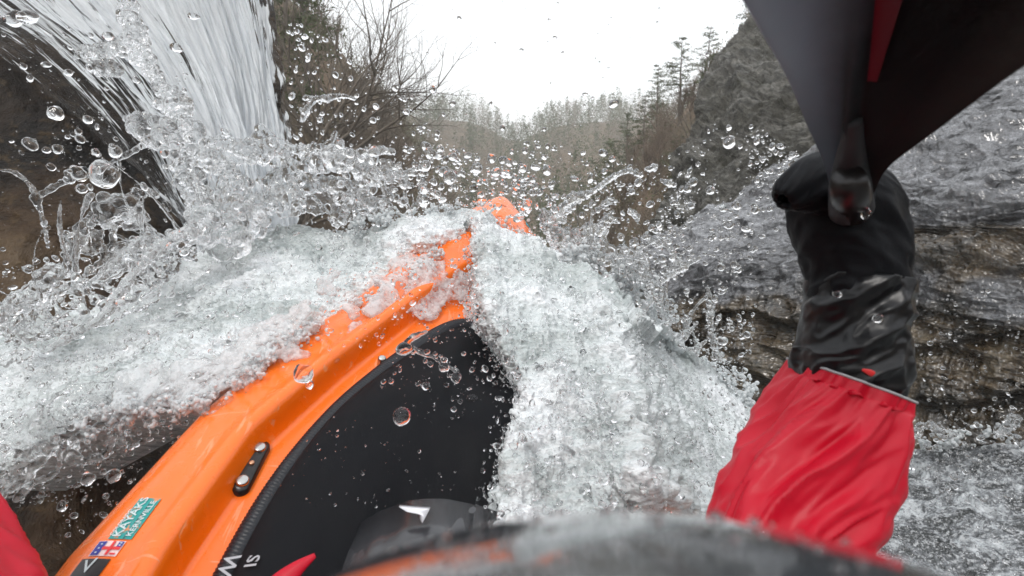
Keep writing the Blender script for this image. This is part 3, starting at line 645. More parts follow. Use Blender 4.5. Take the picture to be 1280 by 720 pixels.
def folds(V, C, seg, n, amp, seed, sl=1.0, fs=10):
    """cloth creases that wind round the limb"""
    A = V[:n*seg].reshape(n, seg, 3).copy(); th = np.linspace(0, 2*np.pi, seg, endpoint=False)[None]; ln = np.r_[0, np.cumsum(np.linalg.norm(np.diff(C, axis=0), axis=1))][:, None]
    q = np.stack([np.cos(th)*1.1+ln*0, np.sin(th)*1.1+ln*0, ln*fs+sl*np.sin(th+1.0)], -1)
    h = 1-np.abs(fbm(q, 2, seed))*3.6; h2_ = 1-np.abs(fbm(q*np.array([1.6, 1.6, 2.2])+5, 2, seed+3))*3.4; h = h*.7+h2_*.4+fbm(q*4, 2, seed+7)*.22
    nrm = A-C[:, None]; nrm /= np.linalg.norm(nrm, axis=-1, keepdims=True); A += nrm*(h*amp)[..., None]; V[:n*seg] = A.reshape(-1, 3); return V
def sleeve(name, C, R, mat, parent, amp, seed, seg=160, caps=False, sl=1.0, fs=10, thick=.002):
    V, Fq = tube(C, R, seg=seg, caps=caps); V = folds(V, C, seg, len(C), amp, seed, sl, fs); o = link(name, mesh(name, V, fixtri(Fq)), mat, parent)
    s = o.modifiers.new('thick', 'SOLIDIFY'); s.thickness = thick; s.offset = -1; return o
# right sleeve
C, R = lim([(1058, 474, .5, 64), (1048, 500, .5, 69), (1030, 555, .49, 78), (1006, 610, .475, 82), (986, 655, .46, 82), (972, 700, .445, 80), (968, 760, .43, 84)], 150)
C2 = cr(np.concatenate([C[[-1]], [F(.235, .36, -.29), F(.22, .24, -.35), F(.19, .12, -.40), F(.12, .08, -.42)]]), 40)[1:]
R2 = np.linspace(R[-1], .085, 39)
JK = thing('jacket', F(-.1, .12, -.55), None, None); del_ = JK
bpy.data.objects.remove(JK)
TC = cr(np.array([F(-.175, .17, -.74), F(-.12, .15, -.58), F(-.05, .115, -.46), F(.0, .08, -.37), F(.02, .065, -.325)]), 50)
V, Fq = tube(TC, np.interp(np.linspace(0, 1, 50), [0, .4, .7, .85, 1], [.145, .155, .165, .10, .062]), seg=96, caps=False, flat=.72); V = folds(V, TC, 96, 50, .006, 71)
jack = link('jacket', mesh('jacket', V, fixtri(Fq)), RED, RID)
SR = sleeve('sleeve', np.concatenate([C, C2]), np.concatenate([R, R2]), RED, jack, .0082, 83, fs=12, sl=1.8)
C3, R3_ = C[:5], R[:5]+.0012
hv_ = np.array([v.co[:] for v in SR.data.vertices[:160]]); hv_ = hv_+(hv_-hv_.mean(0))*.008; hv_ = np.concatenate([hv_, hv_[:2]]); tube_obj('hem_piping', hv_, .0013, m_plain('grey_piping', (.34, .34, .35), .5), SR, seg=8, caps=False)
CL = cr(np.array([F(-.60, .492, -.175), F(-.555, .475, -.225), F(-.505, .455, -.27), F(-.44, .42, -.325), F(-.385, .39, -.375), F(-.33, .28, -.41), F(-.26, .16, -.43), F(-.16, .12, -.44)]), 120)
sleeve('sleeve', CL, np.interp(np.linspace(0, 1, 120), [0, .3, .55, 1], [.052, .058, .064, .085]), RED, jack, .005, 95)
# black cuffs
C, R = lim([(1074, 345, .5, 55), (1071, 375, .5, 58), (1066, 410, .5, 59), (1062, 445, .5, 62), (1056, 468, .5, 61), (1050, 488, .5, 54), (1046, 510, .5, 50)], 90)
CU = sleeve('cuff', C, R, BLACKN, jack, .0042, 105, sl=.7, fs=24)
Ctab = P(np.array([1078, 1092, 1106, 1114]), np.array([462, 468, 478, 492]), np.array([.448, .452, .460, .472]))
tube_obj('red_tab', cr(Ctab, 24), np.interp(np.linspace(0, 1, 24), [0, .2, .8, 1], [.001, .0028, .003, .001]), REDP, CU, seg=10, flat=.35)
CLc = cr(np.array([F(-.585, .487, -.19), F(-.605, .495, -.165), F(-.63, .51, -.13)]), 30)
sleeve('cuff', CLc, np.linspace(.050, .042, 30), BLACKN, jack, .003, 111)
# mitts
C, R = lim([(1071, 368, .5, 57), (1070, 345, .5, 58), (1066, 310, .5, 62), (1058, 275, .5, 65), (1053, 245, .5, 63), (1054, 222, .5, 52), (1057, 206, .5, 34), (1060, 200, .5, 12)], 80)
V, Fq = tube(C, R, seg=128, caps=True, flat=.9); V = folds(V, C, 128, 80, .0028, 121, fs=26)
GL = link('mitt', mesh('mitt', V, fixtri(Fq)), NEOP, RID)
C, R = lim([(1060, 240, .478, 42), (1036, 231, .47, 39), (1014, 230, .462, 35), (996, 238, .457, 30), (983, 247, .454, 22), (977, 252, .4535, 13)], 50)
V, Fq = tube(C, R, seg=96, caps=False, flat=.95); V = folds(V, C, 96, 50, .0022, 127, fs=22, sl=.9)
o = link('mitt_opening', mesh('mitt_opening', V, fixtri(Fq)), NEOP, GL); s = o.modifiers.new('t', 'SOLIDIFY'); s.thickness = .004; s.offset = -1
C = cr(np.array([F(-.615, .505, -.15), F(-.645, .525, -.105), F(-.665, .55, -.055)]), 30)
tube_obj('mitt', C, np.interp(np.linspace(0, 1, 30), [0, .6, .9, 1], [.044, .05, .04, .012]), NEOP, RID, seg=64, flat=.85)
# life jacket
pf = [[(395, 700, .66), (455, 650, .64), (520, 625, .62), (585, 630, .62), (650, 655, .62), (720, 700, .62)],
      [(350, 800, .58), (430, 760, .55), (515, 740, .53), (590, 740, .53), (670, 750, .54), (760, 800, .56)],
      [(250, 1000, .44), (370, 1000, .40), (500, 1000, .38), (620, 1000, .38), (740, 1000, .40), (860, 1000, .44)],
      [(100, 1500, .32), (300, 1500, .29), (480, 1500, .27), (640, 1500, .27), (820, 1500, .29), (1000, 1500, .32)]]
Q, _ = grid_pts(pf, 110, 120); n = normals(Q); Q += n*(fbm(Q*np.array([16, 10, 16]), 3, 131)*.008+ridged(Q*np.array([5, 5, 9]), 2, 133)*.0015)[..., None]
PFD = slab('life_jacket', Q, m_plain('wet_grey_cloth', (.04, .041, .045), .22, 160, .3, .002, var=.3, Coat_Weight=.4, Coat_Roughness=.2), back=tuple(-.05*FW-.03*UP), parent=RID)
wp = P(np.array([[500, 522, 538], [510, 530, 529]]), np.array([[631, 633, 634], [637, 642, 651]]), np.array([[.606, .603, .603], [.594, .59, .58]]))
slab('reflective_patch', cr(np.swapaxes(cr(np.swapaxes(wp, 0, 1), 8), 0, 1), 8), WHITE, back=tuple(-.006*FW), parent=PFD)
tube_obj('strap', cr(P(np.array([345, 372, 395, 414, 430]), np.array([722, 690, 668, 648, 634]), np.array([.63, .64, .65, .66, .67])), 40), .0055, GREYF, PFD, seg=12, flat=.35)
C, R = lim([(325, 775, .52, 26), (348, 736, .53, 18), (370, 712, .54, 10), (394, 694, .55, 3)], 30)
tube_obj('jacket_hem', C, np.abs(R), RED, jack, seg=40, flat=.5)
# helmet
hc = F(.024, .0505, -.1925); Vh, Fh = ICO[3]
bm = bmesh.new(); bmesh.ops.create_uvsphere(bm, u_segments=96, v_segments=64, radius=1); 
for vv in bm.verts:
    vv.co.x *= .160; vv.co.y *= .157; vv.co.z *= .156
bmesh.ops.delete(bm, geom=[vv for vv in bm.verts if vv.co.z < -.075 and vv.co.y > -.03], context='VERTS')
me = bpy.data.meshes.new('helmet'); bm.to_mesh(me); bm.free(); me.transform(Matrix.Translation(Vector(hc)))
HE = link('helmet', me, GREYP, RID); s = HE.modifiers.new('t', 'SOLIDIFY'); s.thickness = .006; s.offset = -1
th = np.linspace(math.radians(25), math.radians(155), 60); rim = np.stack([hc[0]+.151*np.cos(th), hc[1]+.1525*np.sin(th), hc[2]-.072+0*th], 1)
rim[:, :2] = hc[:2]+(rim[:, :2]-hc[:2])*.90; tube_obj('helmet_rim', rim, .006, RUBBER, HE, seg=12)
# beads of water on the shell
rg = np.random.default_rng(3); az = rg.uniform(-1.3, 1.3, 150); el = rg.uniform(.95, 1.3, 150); dirn = np.stack([np.sin(az)*np.cos(el), np.cos(az)*np.cos(el), np.sin(el)], 1)
Cb = hc+dirn*np.array([.160, .157, .156]); Rb = rg.uniform(.0004, .0009, 150)*rg.choice([.4, .6, 1, 1.3], 150)
V, Fc = drops(Cb, Rb, 2, .9, .3, 4); tag(link('water_beads', mesh('water_beads', V, Fc), GLASS), 'small clear water beads sitting on the grey helmet', 'water beads', kind='stuff')

# ================================================================== paddle
Bc = [[(1040, 246, .428), (1050, 246, .424), (1062, 246, .421), (1076, 246, .419), (1090, 246, .417)],
      [(1030, 205, .405), (1048, 205, .400), (1064, 205, .394), (1084, 206, .388), (1112, 208, .380)],
      [(1008, 155, .375), (1040, 155, .366), (1072, 155, .355), (1112, 158, .345), (1175, 160, .33)],
      [(985, 100, .345), (1030, 92, .335), (1082, 88, .32), (1150, 95, .305), (1250, 104, .285)],
      [(955, 45, .315), (1020, 30, .305), (1095, 20, .288), (1190, 25, .268), (1330, 48, .245)],
      [(920, -15, .285), (1010, -40, .272), (1110, -60, .255), (1240, -60, .235), (1450, -40, .205)],
      [(880, -100, .255), (1000, -140, .24), (1130, -170, .225), (1290, -180, .20), (1560, -180, .175)],
      [(900, -200, .235), (1010, -240, .22), (1140, -270, .20), (1300, -300, .18), (1540, -300, .16)]]
Q, _ = grid_pts(Bc, 140, 110); n = normals(Q); u, v = np.meshgrid(np.linspace(0, 1, 110), np.linspace(0, 1, 140))
Q += n*((.007*np.exp(-((u-.42)/.05)**2)*(1-ss(.35, .7, v)) - .010*np.sin(np.pi*u)*ss(.2, .6, v)))[..., None]
m, nt, out = newmat('carbon_blade'); uv = coord(nt, uv=True); ob = coord(nt)
sep = N(nt, 'SeparateXYZ', {0: uv}); wv = N(nt, 'TexWave', {'Vector': ob, 'Scale': 120, 'Distortion': 1}).outputs[0]
ns_ = noise(nt, ob, 22, 5, .7)
f = N(nt, 'Math', {0: sep.outputs[0], 1: N(nt, 'Math', {0: ns_, 1: .12}, operation='MULTIPLY').outputs[0]}, operation='ADD').outputs[0]
gr = ramp(nt, f, [(.0, (.42, .45, .48)), (.25, (.28, .30, .33)), (.42, (.13, .14, .155)), (.58, (.015, .016, .018)), (.86, (.006, .006, .007)), (1.0, (.06, .055, .05))])
vm_ = ramp(nt, sep.outputs[1], [(.22, 0), (.5, 1)])
c = mixc(nt, vm_, (.03, .031, .033), gr)
pbsdf(nt, out, c, .5, bump(nt, wv, .08, .001, bump(nt, ns_, .25, .003)), Specular_IOR_Level=.25)
for _l in [l for l in nt.links if l.to_node == out]: nt.links.remove(_l)
_p = [q for q in nt.nodes if q.type == 'BSDF_PRINCIPLED'][0]; _t = N(nt, 'BsdfTranslucent', {'Color': mixc(nt, .7, c, gr)}); _m = N(nt, 'MixShader', {0: .6, 1: _p.outputs[0], 2: _t.outputs[0]}); nt.links.new(_m.outputs[0], out.inputs[0])
PAD = thing('paddle', P(1060., 240., .42), 'paddle with grey and black blade and dark red stripe, held up by the black mitt', 'paddle')
BL = slab('blade', Q, m, parent=PAD); _s = BL.modifiers.new('t', 'SOLIDIFY'); _s.thickness = .005; _s.offset = -1 if (normals(Q)[60, 50] @ np.cross(np.gradient(Q, axis=1)[60, 50], np.gradient(Q, axis=0)[60, 50])) < 0 else -1
# red stripe on the blade
i0, i1, j0, j1 = 56, 118, 52, 64; st = Q[i0:i1, j0:j1]+normals(Q)[i0:i1, j0:j1]*.0065
me = mesh('red_stripe', st.reshape(-1, 3), quads(i1-i0, j1-j0)); link('red_stripe', me, m_plain('dark_red_print', (.11, .003, .010), .4, Specular_IOR_Level=.2), BL)
ax0 = P(1063., 246., .424); far = P(1078., 395., 1.75); dr = (far-ax0)
tube_obj('shaft', np.stack([ax0-dr*.03, ax0, far]), np.array([.012, .015, .0145]), DARKM, PAD, seg=24)
tube_obj('blade_neck', cr(np.stack([P(1068., 150., .352), P(1063., 205., .392), ax0, P(1064., 262., .46)]), 30), np.interp(np.linspace(0, 1, 30), [0, .5, 1], [.005, .015, .018]), m_plain('carbon', (.035, .037, .04), .6, Specular_IOR_Level=.2), PAD, seg=24, flat=.8)
fb = far; sd = XX; upv = dr/np.linalg.norm(dr); rr = []
for t in np.linspace(0, 1, 24):
    wd = .012+.085*math.sin(math.pi*min(1, .08+t*.86))**.6; rr.append(np.stack([fb+upv*t*.42+sd*wd*q+UP*.01*(q*q) for q in np.linspace(-1, 1, 15)]))
_b = slab('blade', np.stack(rr), m, parent=PAD); _s = _b.modifiers.new('t', 'SOLIDIFY'); _s.thickness = .005

# ================================================================== whitewater
def foam(name, ctrl, nv, nu, amp, label, back, seed, fine=.0062, mat=None):
    Q, ex = grid_pts(ctrl, nv, nu); n = normals(Q)
    h = ridged(Q*9, 4, seed, .6)*1.0+fbm(Q*26, 4, seed+1, .6)*.6
    A_ = np.array([.5, 1, .85]); h2 = ridged(Q*A_*52, 3, seed+2, .6)+.7*fbm(Q*A_*130, 2, seed+4)
    Q = Q+n*(h*amp+h2*fine)[..., None]
    o = slab(name, Q, mat or FOAM, back=back); tag(o, label, 'whitewater', kind='stuff'); return Q, n
B = [
 [(-60, 405, 1.40), (60, 400, 1.36), (150, 372, 1.34), (225, 330, 1.34), (300, 300, 1.36), (370, 285, 1.40), (440, 295, 1.43), (520, 272, 1.42), (580, 264, 1.42), (622, 282, 1.42), (650, 296, 1.42), (700, 322, 1.42)],
 [(-60, 450, 1.25), (50, 440, 1.2), (140, 410, 1.2), (220, 380, 1.2), (300, 345, 1.22), (370, 330, 1.28), (440, 325, 1.33), (520, 300, 1.36), (585, 290, 1.36), (625, 305, 1.36), (655, 320, 1.35), (705, 350, 1.34)],
 [(-60, 500, 1.12), (40, 485, 1.1), (130, 450, 1.08), (210, 420, 1.07), (290, 390, 1.08), (365, 370, 1.14), (440, 360, 1.17), (520, 335, 1.24), (590, 320, 1.30), (630, 335, 1.28), (660, 350, 1.26), (710, 380, 1.25)],
 [(-60, 560, 1.0), (25, 535, .98), (110, 490, .97), (190, 462, .96), (270, 440, .95), (345, 415, 1.0), (430, 400, 1.10), (510, 385, 1.25), (580, 370, 1.35), (630, 380, 1.22), (665, 390, 1.18), (715, 420, 1.18)],
 [(-60, 615, .93), (15, 585, .92), (85, 545, .91), (150, 515, .90), (235, 512, .89), (300, 480, .92), (400, 440, 1.05), (500, 430, 1.4), (570, 420, 1.4), (620, 430, 1.2), (665, 440, 1.12), (715, 460, 1.12)]]
def front(G, z, gap, cond):
    out = []
    for i, row in enumerate(G):
        r2 = []
        for j, q in enumerate(row):
            if cond(i, j, q):
                v = FW+(q[0]-640)/640*XX+(360-q[1])/640*UP; t = (z-.70)/float(v @ ku); q = (q[0], q[1], min(q[2], t-gap))
            r2.append(q)
        out.append(r2)
    return out
B = front(B, .07, .015, lambda i, j, q: (i <= 1 and q[0] > 495) or q[0] > 600)
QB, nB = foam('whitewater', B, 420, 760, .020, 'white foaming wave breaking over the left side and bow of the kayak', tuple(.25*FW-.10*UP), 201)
Cg = [
 [(600, 272, 1.46), (660, 300, 1.44), (710, 330, 1.5), (765, 350, 1.65), (820, 400, 1.95), (850, 440, 2.3)],
 [(606, 325, 1.24), (655, 345, 1.26), (715, 370, 1.3), (775, 395, 1.42), (850, 445, 1.75), (925, 492, 2.15)],
 [(608, 375, 1.12), (650, 395, 1.12), (715, 420, 1.14), (785, 450, 1.25), (870, 500, 1.5), (965, 530, 1.95)],
 [(628, 430, 1.03), (668, 450, 1.02), (730, 480, 1.03), (805, 510, 1.12), (895, 555, 1.3), (1000, 575, 1.7)],
 [(655, 490, .95), (690, 505, .95), (745, 530, .96), (815, 560, 1.02), (905, 595, 1.15), (1040, 620, 1.5)],
 [(645, 560, .87), (690, 570, .88), (750, 590, .9), (825, 615, .95), (915, 640, 1.05), (1060, 660, 1.35)],
 [(630, 640, .80), (690, 645, .81), (760, 660, .84), (840, 680, .88), (940, 700, .96), (1090, 720, 1.2)],
 [(620, 760, .70), (700, 760, .72), (780, 760, .76), (870, 780, .80), (980, 800, .88), (1130, 820, 1.05)]]
Cg = front(Cg, .10, .05, lambda i, j, q: q[0] < 840)
Cg = [[(r_[0][0]-6, r_[0][1], float(.62/-((FW+(r_[0][0]-6-640)/640*XX+(360-r_[0][1])/640*UP) @ ku))+.02)]+list(r_) for r_ in Cg]
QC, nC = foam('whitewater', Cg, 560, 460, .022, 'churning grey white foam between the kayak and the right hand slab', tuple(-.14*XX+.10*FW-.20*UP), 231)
Eg = [
 [(1010, 560, 2.45), (1080, 572, 2.35), (1150, 560, 2.25), (1220, 555, 2.15), (1320, 545, 2.0)],
 [(1020, 600, 2.15), (1090, 605, 2.1), (1160, 600, 2.05), (1230, 600, 1.95), (1330, 590, 1.85)],
 [(1040, 650, 1.85), (1110, 650, 1.85), (1180, 650, 1.8), (1250, 650, 1.75), (1350, 645, 1.7)],
 [(1060, 710, 1.62), (1130, 710, 1.62), (1200, 712, 1.6), (1270, 712, 1.55), (1370, 710, 1.5)],
 [(1080, 800, 1.38), (1160, 800, 1.38), (1230, 800, 1.36), (1300, 800, 1.34), (1390, 800, 1.3)]]
m, nt, out = newmat('streaky_water'); v = coord(nt)
nz = noise(nt, v, 9, 6, .7, .8); nf = noise(nt, v, 70, 5, .72)
c = ramp(nt, nz, [(.42, (.05, .055, .055)), (.5, (.16, .17, .18)), (.57, (.5, .53, .55)), (.68, (.82, .85, .87))])
c = mixc(nt, ramp(nt, nf, [(.5, 0), (.64, .75)]), c, (.86, .88, .9))
pbsdf(nt, out, c, .1, bump(nt, nf, .9, .01, bump(nt, nz, .8, .04)), Specular_IOR_Level=.8)
QE, nE = foam('whitewater', Eg, 300, 360, .018, 'choppy foam streaked water at the foot of the slab at lower right', tuple(-.3*UP), 261, .005, m)

# broken froth along the edges of the foam
def fringe(line, width, n, r0, r1, seed):
    c = np.asarray(line, float); B_ = cr(c, 400); rg = np.random.default_rng(seed); i = rg.integers(0, 400, n); o = rg.normal(size=(n, 2))*width*(.35+.65*np.abs(vn(np.stack([i/9.0, i*0+seed, i*0.], 1), 4)))[:, None]
    q = B_[i]; px, py = q[:, 0]+o[:, 0], q[:, 1]+o[:, 1]; k = vn(np.stack([px/11, py/11, px*0+seed], 1), 6)+.5*vn(np.stack([px/4.5, py/4.5, px*0], 1), 7) > -.05
    return P(px[k], py[k], (q[:, 2]+rg.normal(size=n)*.012)[k]), (r0+(r1-r0)*rg.random(n)**2)[k]
fr = [fringe([(606, 262, 1.30), (606, 300, 1.18), (606, 340, 1.10), (610, 380, 1.03), (636, 415, .97), (658, 450, .93), (672, 490, .88), (664, 530, .84), (652, 580, .79), (640, 625, .74)], 11, 4200, .0018, .0055, 1),
      fringe([(430, 285, 1.36), (470, 275, 1.36), (520, 268, 1.36), (575, 260, 1.34), (610, 266, 1.34), (640, 284, 1.34), (668, 304, 1.36), (700, 318, 1.4)], 9, 3000, .0018, .006, 2),
      fringe([(430, 400, 1.02), (470, 372, 1.06), (510, 345, 1.12), (545, 318, 1.18), (580, 312, 1.2)], 17, 1900, .0018, .005, 3),
      fringe([(100, 540, .84), (150, 512, .83), (235, 508, .80), (290, 485, .82), (340, 440, .88), (400, 400, .96)], 12, 3400, .0018, .005, 4),
      fringe([(700, 318, 1.4), (765, 345, 1.5), (820, 395, 1.75), (850, 435, 2.05), (925, 488, 1.95), (960, 525, 1.85)], 15, 5000, .002, .009, 5),
      fringe([(1100, 560, 2.2), (1150, 552, 2.1), (1220, 545, 2.05), (1280, 535, 1.95)], 8, 1500, .003, .009, 6)]
o = liquid('froth', np.concatenate([a for a, b in fr]), np.concatenate([b for a, b in fr]), .0024, LACE, smooth=3); tag(o, 'broken white froth along the ragged edges of the waves', 'froth', kind='stuff')
# scattered beads bedded in the foam
def bed(Q, n, cnt, rmin, rmax, lift, seed, pw=2.2):
    rg = np.random.default_rng(seed); i = rg.integers(0, Q.shape[0], cnt); j = rg.integers(0, Q.shape[1], cnt)
    r = rmin*(rmax/rmin)**(rg.random(cnt)**pw); return Q[i, j]+n[i, j]*(r*.6+rg.random(cnt)**3*lift)[:, None], r
parts = [bed(QB, nB, 6500, .0009, .0060, .03, 1), bed(QC, nC, 6000, .0009, .0052, .03, 2), bed(QE, nE, 2500, .0012, .006, .03, 3)]
for (C_, R_), lb, sd in zip(parts, ('fine clear beads thrown up over the wave on the kayak', 'fine clear beads over the churning foam right of the kayak', 'fine clear beads over the water at lower right'), (11, 12, 13)):
    V, Fc = drops(C_, R_, 1 if len(C_) > 30000 else 2, .9, .35, sd); tag(link('spray', mesh('spray', V, Fc), GLASS), lb, 'spray', kind='stuff')

# ---- sheets and ropes of clear water on the left
ropes = [
 [(160, -10, 1.5, 4), (165, 30, 1.48, 9), (178, 70, 1.45, 9), (200, 105, 1.42, 8), (222, 135, 1.4, 11), (232, 165, 1.38, 9), (228, 195, 1.35, 10), (240, 235, 1.3, 11), (262, 270, 1.25, 14), (285, 300, 1.2, 22)],
 [(92, 72, 1.5, 3), (110, 66, 1.48, 8), (140, 62, 1.46, 8), (172, 50, 1.45, 9)],
 [(120, 85, 1.5, 6), (140, 86, 1.48, 10), (152, 84, 1.48, 5)],
 [(40, 250, 1.2, 2), (60, 238, 1.2, 4), (78, 228, 1.22, 4), (100, 216, 1.25, 7)],
 [(45, 248, 1.2, 5), (50, 262, 1.2, 2.5), (56, 285, 1.18, 3), (60, 310, 1.15, 2)],
 [(0, 212, 1.2, 2), (20, 216, 1.2, 3), (38, 232, 1.2, 2.5), (48, 248, 1.2, 4)],
 [(135, 205, 1.28, 2), (165, 190, 1.3, 4), (185, 178, 1.32, 6), (210, 170, 1.34, 12), (235, 165, 1.36, 14)],
 [(165, 150, 1.36, 5), (175, 160, 1.36, 9), (200, 165, 1.36, 14), (225, 172, 1.36, 14)],
 [(240, 185, 1.34, 6), (262, 198, 1.32, 11), (285, 215, 1.3, 9), (295, 232, 1.28, 9), (300, 255, 1.26, 14), (310, 285, 1.24, 18)],
 [(245, 178, 1.36, 5), (270, 180, 1.36, 6), (305, 185, 1.38, 8), (330, 200, 1.4, 12)],
 [(60, 328, 1.1, 3), (64, 345, 1.1, 10), (50, 365, 1.08, 12), (20, 385, 1.06, 10), (-20, 400, 1.05, 12)],
 [(70, 350, 1.12, 4), (85, 325, 1.14, 6), (100, 290, 1.16, 10), (118, 268, 1.18, 6)],
 [(128, 275, 1.18, 10), (140, 262, 1.18, 15), (155, 255, 1.2, 10), (170, 245, 1.22, 6), (182, 240, 1.22, 5), (196, 244, 1.22, 4)],
 [(160, 315, 1.1, 6), (175, 302, 1.1, 5), (192, 300, 1.1, 6), (198, 310, 1.1, 5), (188, 320, 1.1, 6), (170, 322, 1.1, 6), (158, 316, 1.1, 5)],
 [(55, 440, .95, 6), (80, 425, .94, 5), (110, 408, .93, 5), (135, 390, .93, 6), (150, 365, .94, 6), (178, 330, .98, 5), (215, 300, 1.02, 7), (250, 285, 1.06, 10)],
 [(220, 300, 1.15, 10), (250, 288, 1.15, 14), (270, 280, 1.16, 18)],
 [(380, 122, 1.5, 3), (400, 124, 1.5, 4), (425, 120, 1.5, 4), (445, 124, 1.5, 2)],
 [(378, 150, 1.5, 3), (384, 135, 1.5, 4), (392, 124, 1.5, 4)],
 [(330, 180, 1.5, 12), (355, 185, 1.48, 8), (385, 188, 1.46, 6), (410, 180, 1.46, 5), (420, 165, 1.46, 4)],
 [(400, 190, 1.45, 6), (440, 192, 1.45, 5), (470, 188, 1.45, 6), (492, 190, 1.45, 4)],
 [(335, 230, 1.4, 12), (360, 215, 1.4, 8), (390, 205, 1.4, 8), (420, 200, 1.4, 11), (450, 210, 1.4, 9), (470, 225, 1.4, 7)],
 [(345, 250, 1.4, 12), (375, 236, 1.4, 9), (410, 228, 1.4, 9), (440, 245, 1.4, 9), (470, 255, 1.4, 7), (490, 245, 1.4, 4)],
 [(440, 235, 1.42, 5), (480, 222, 1.42, 7), (520, 215, 1.42, 4)],
 [(355, 190, 1.4, 7), (362, 215, 1.4, 6), (366, 245, 1.4, 9)], [(415, 232, 1.4, 6), (425, 255, 1.4, 6), (420, 280, 1.4, 8)],
 [(682, 272, 1.5, 5), (700, 264, 1.52, 5), (715, 250, 1.54, 6), (740, 240, 1.56, 4), (765, 222, 1.6, 4), (785, 214, 1.62, 4), (800, 220, 1.64, 2.5)],
 [(808, 212, 1.65, 4), (820, 208, 1.65, 5)], [(826, 225, 1.65, 3), (838, 230, 1.65, 4), (844, 232, 1.65, 3)],
 [(680, 270, 1.5, 6), (690, 290, 1.48, 9), (705, 300, 1.46, 10), (730, 295, 1.5, 5)], [(745, 300, 1.5, 5), (755, 280, 1.52, 4), (762, 268, 1.52, 5)],
 [(700, 310, 1.45, 9), (740, 320, 1.45, 8), (775, 330, 1.48, 6), (800, 345, 1.55, 5), (820, 360, 1.6, 4)],
 [(810, 302, 1.6, 4), (830, 303, 1.6, 4), (842, 318, 1.6, 4), (848, 330, 1.6, 4)],
 [(790, 330, 1.55, 4), (810, 350, 1.55, 5), (815, 372, 1.55, 5), (800, 390, 1.52, 5)], [(825, 352, 1.58, 5), (850, 335, 1.62, 5), (875, 322, 1.66, 3)],
 [(828, 360, 1.58, 3), (826, 385, 1.6, 4), (838, 405, 1.62, 3)], [(885, 360, 1.8, 2), (888, 385, 1.8, 4), (890, 420, 1.8, 4), (900, 450, 1.8, 3)],
 [(508, 432, .88, 4), (520, 438, .88, 5), (540, 446, .88, 4), (556, 456, .88, 3), (572, 464, .88, 4)],
 [(500, 436, .88, 4), (516, 422, .88, 4), (534, 414, .9, 3)],
 [(140, 530, .84, 5), (160, 514, .83, 4), (200, 512, .82, 3), (240, 508, .80, 3), (262, 520, .78, 5), (275, 508, .79, 5), (290, 498, .8, 4)],
 [(20, 625, .84, 5), (40, 605, .84, 5), (70, 590, .84, 4), (78, 560, .84, 5), (100, 545, .84, 5), (130, 530, .84, 6)],
 [(-10, 560, .86, 6), (30, 570, .86, 5), (60, 560, .86, 7), (95, 575, .86, 5), (130, 570, .85, 6), (140, 545, .85, 5)],
 [(1130, 560, 2.0, 5), (1145, 540, 2.0, 4), (1160, 532, 2.0, 4), (1190, 545, 2.0, 4)], [(1245, 545, 1.95, 4), (1262, 530, 1.95, 5), (1272, 520, 1.95, 4)],
]
rga = np.random.default_rng(77)
def arcs(n, line, ang0, ang1, l0, l1, bend, d0, r0):
    c = np.asarray(line, float); B_ = cr(c, 100)
    for _ in range(n):
        s = B_[rga.integers(0, 100)]; a = math.radians(rga.uniform(ang0, ang1)); ln = rga.uniform(l0, l1)*rga.uniform(.5, 1); k = rga.uniform(-bend, bend); x, y, dd = s; row = []; rr_ = r0*rga.uniform(.5, 1.25)
        for q in range(6):
            f = q/5; row.append((x, y, dd, rr_*(1-.72*f)+(rr_*.45 if q == 5 and rga.random() < .5 else 0))); x += math.cos(a)*ln/5; y -= math.sin(a)*ln/5; a += k/5; dd += rga.uniform(-.02, .02)
        ropes.append(row)
arcs(34, [(20, 430, 1.05), (120, 400, 1.06), (215, 340, 1.12), (280, 290, 1.2)], 85, 175, 60, 190, 1.6, 0, 5)
arcs(26, [(280, 290, 1.25), (360, 260, 1.34), (450, 270, 1.4), (560, 262, 1.42)], 40, 140, 30, 110, 1.4, 0, 4)
arcs(22, [(690, 310, 1.45), (760, 345, 1.5), (830, 400, 1.7), (900, 470, 1.9)], 15, 110, 30, 110, 1.3, 0, 3.5)
arcs(14, [(20, 600, .86), (100, 545, .85), (180, 515, .84)], 250, 330, 20, 70, 1.4, 0, 4)
arcs(16, [(600, 400, .98), (650, 460, .93), (650, 540, .85)], 120, 230, 15, 60, 1.4, 0, 3)
pp, rr = zip(*[rope_pts(q, .0022, .28, i) for i, q in enumerate(ropes)])
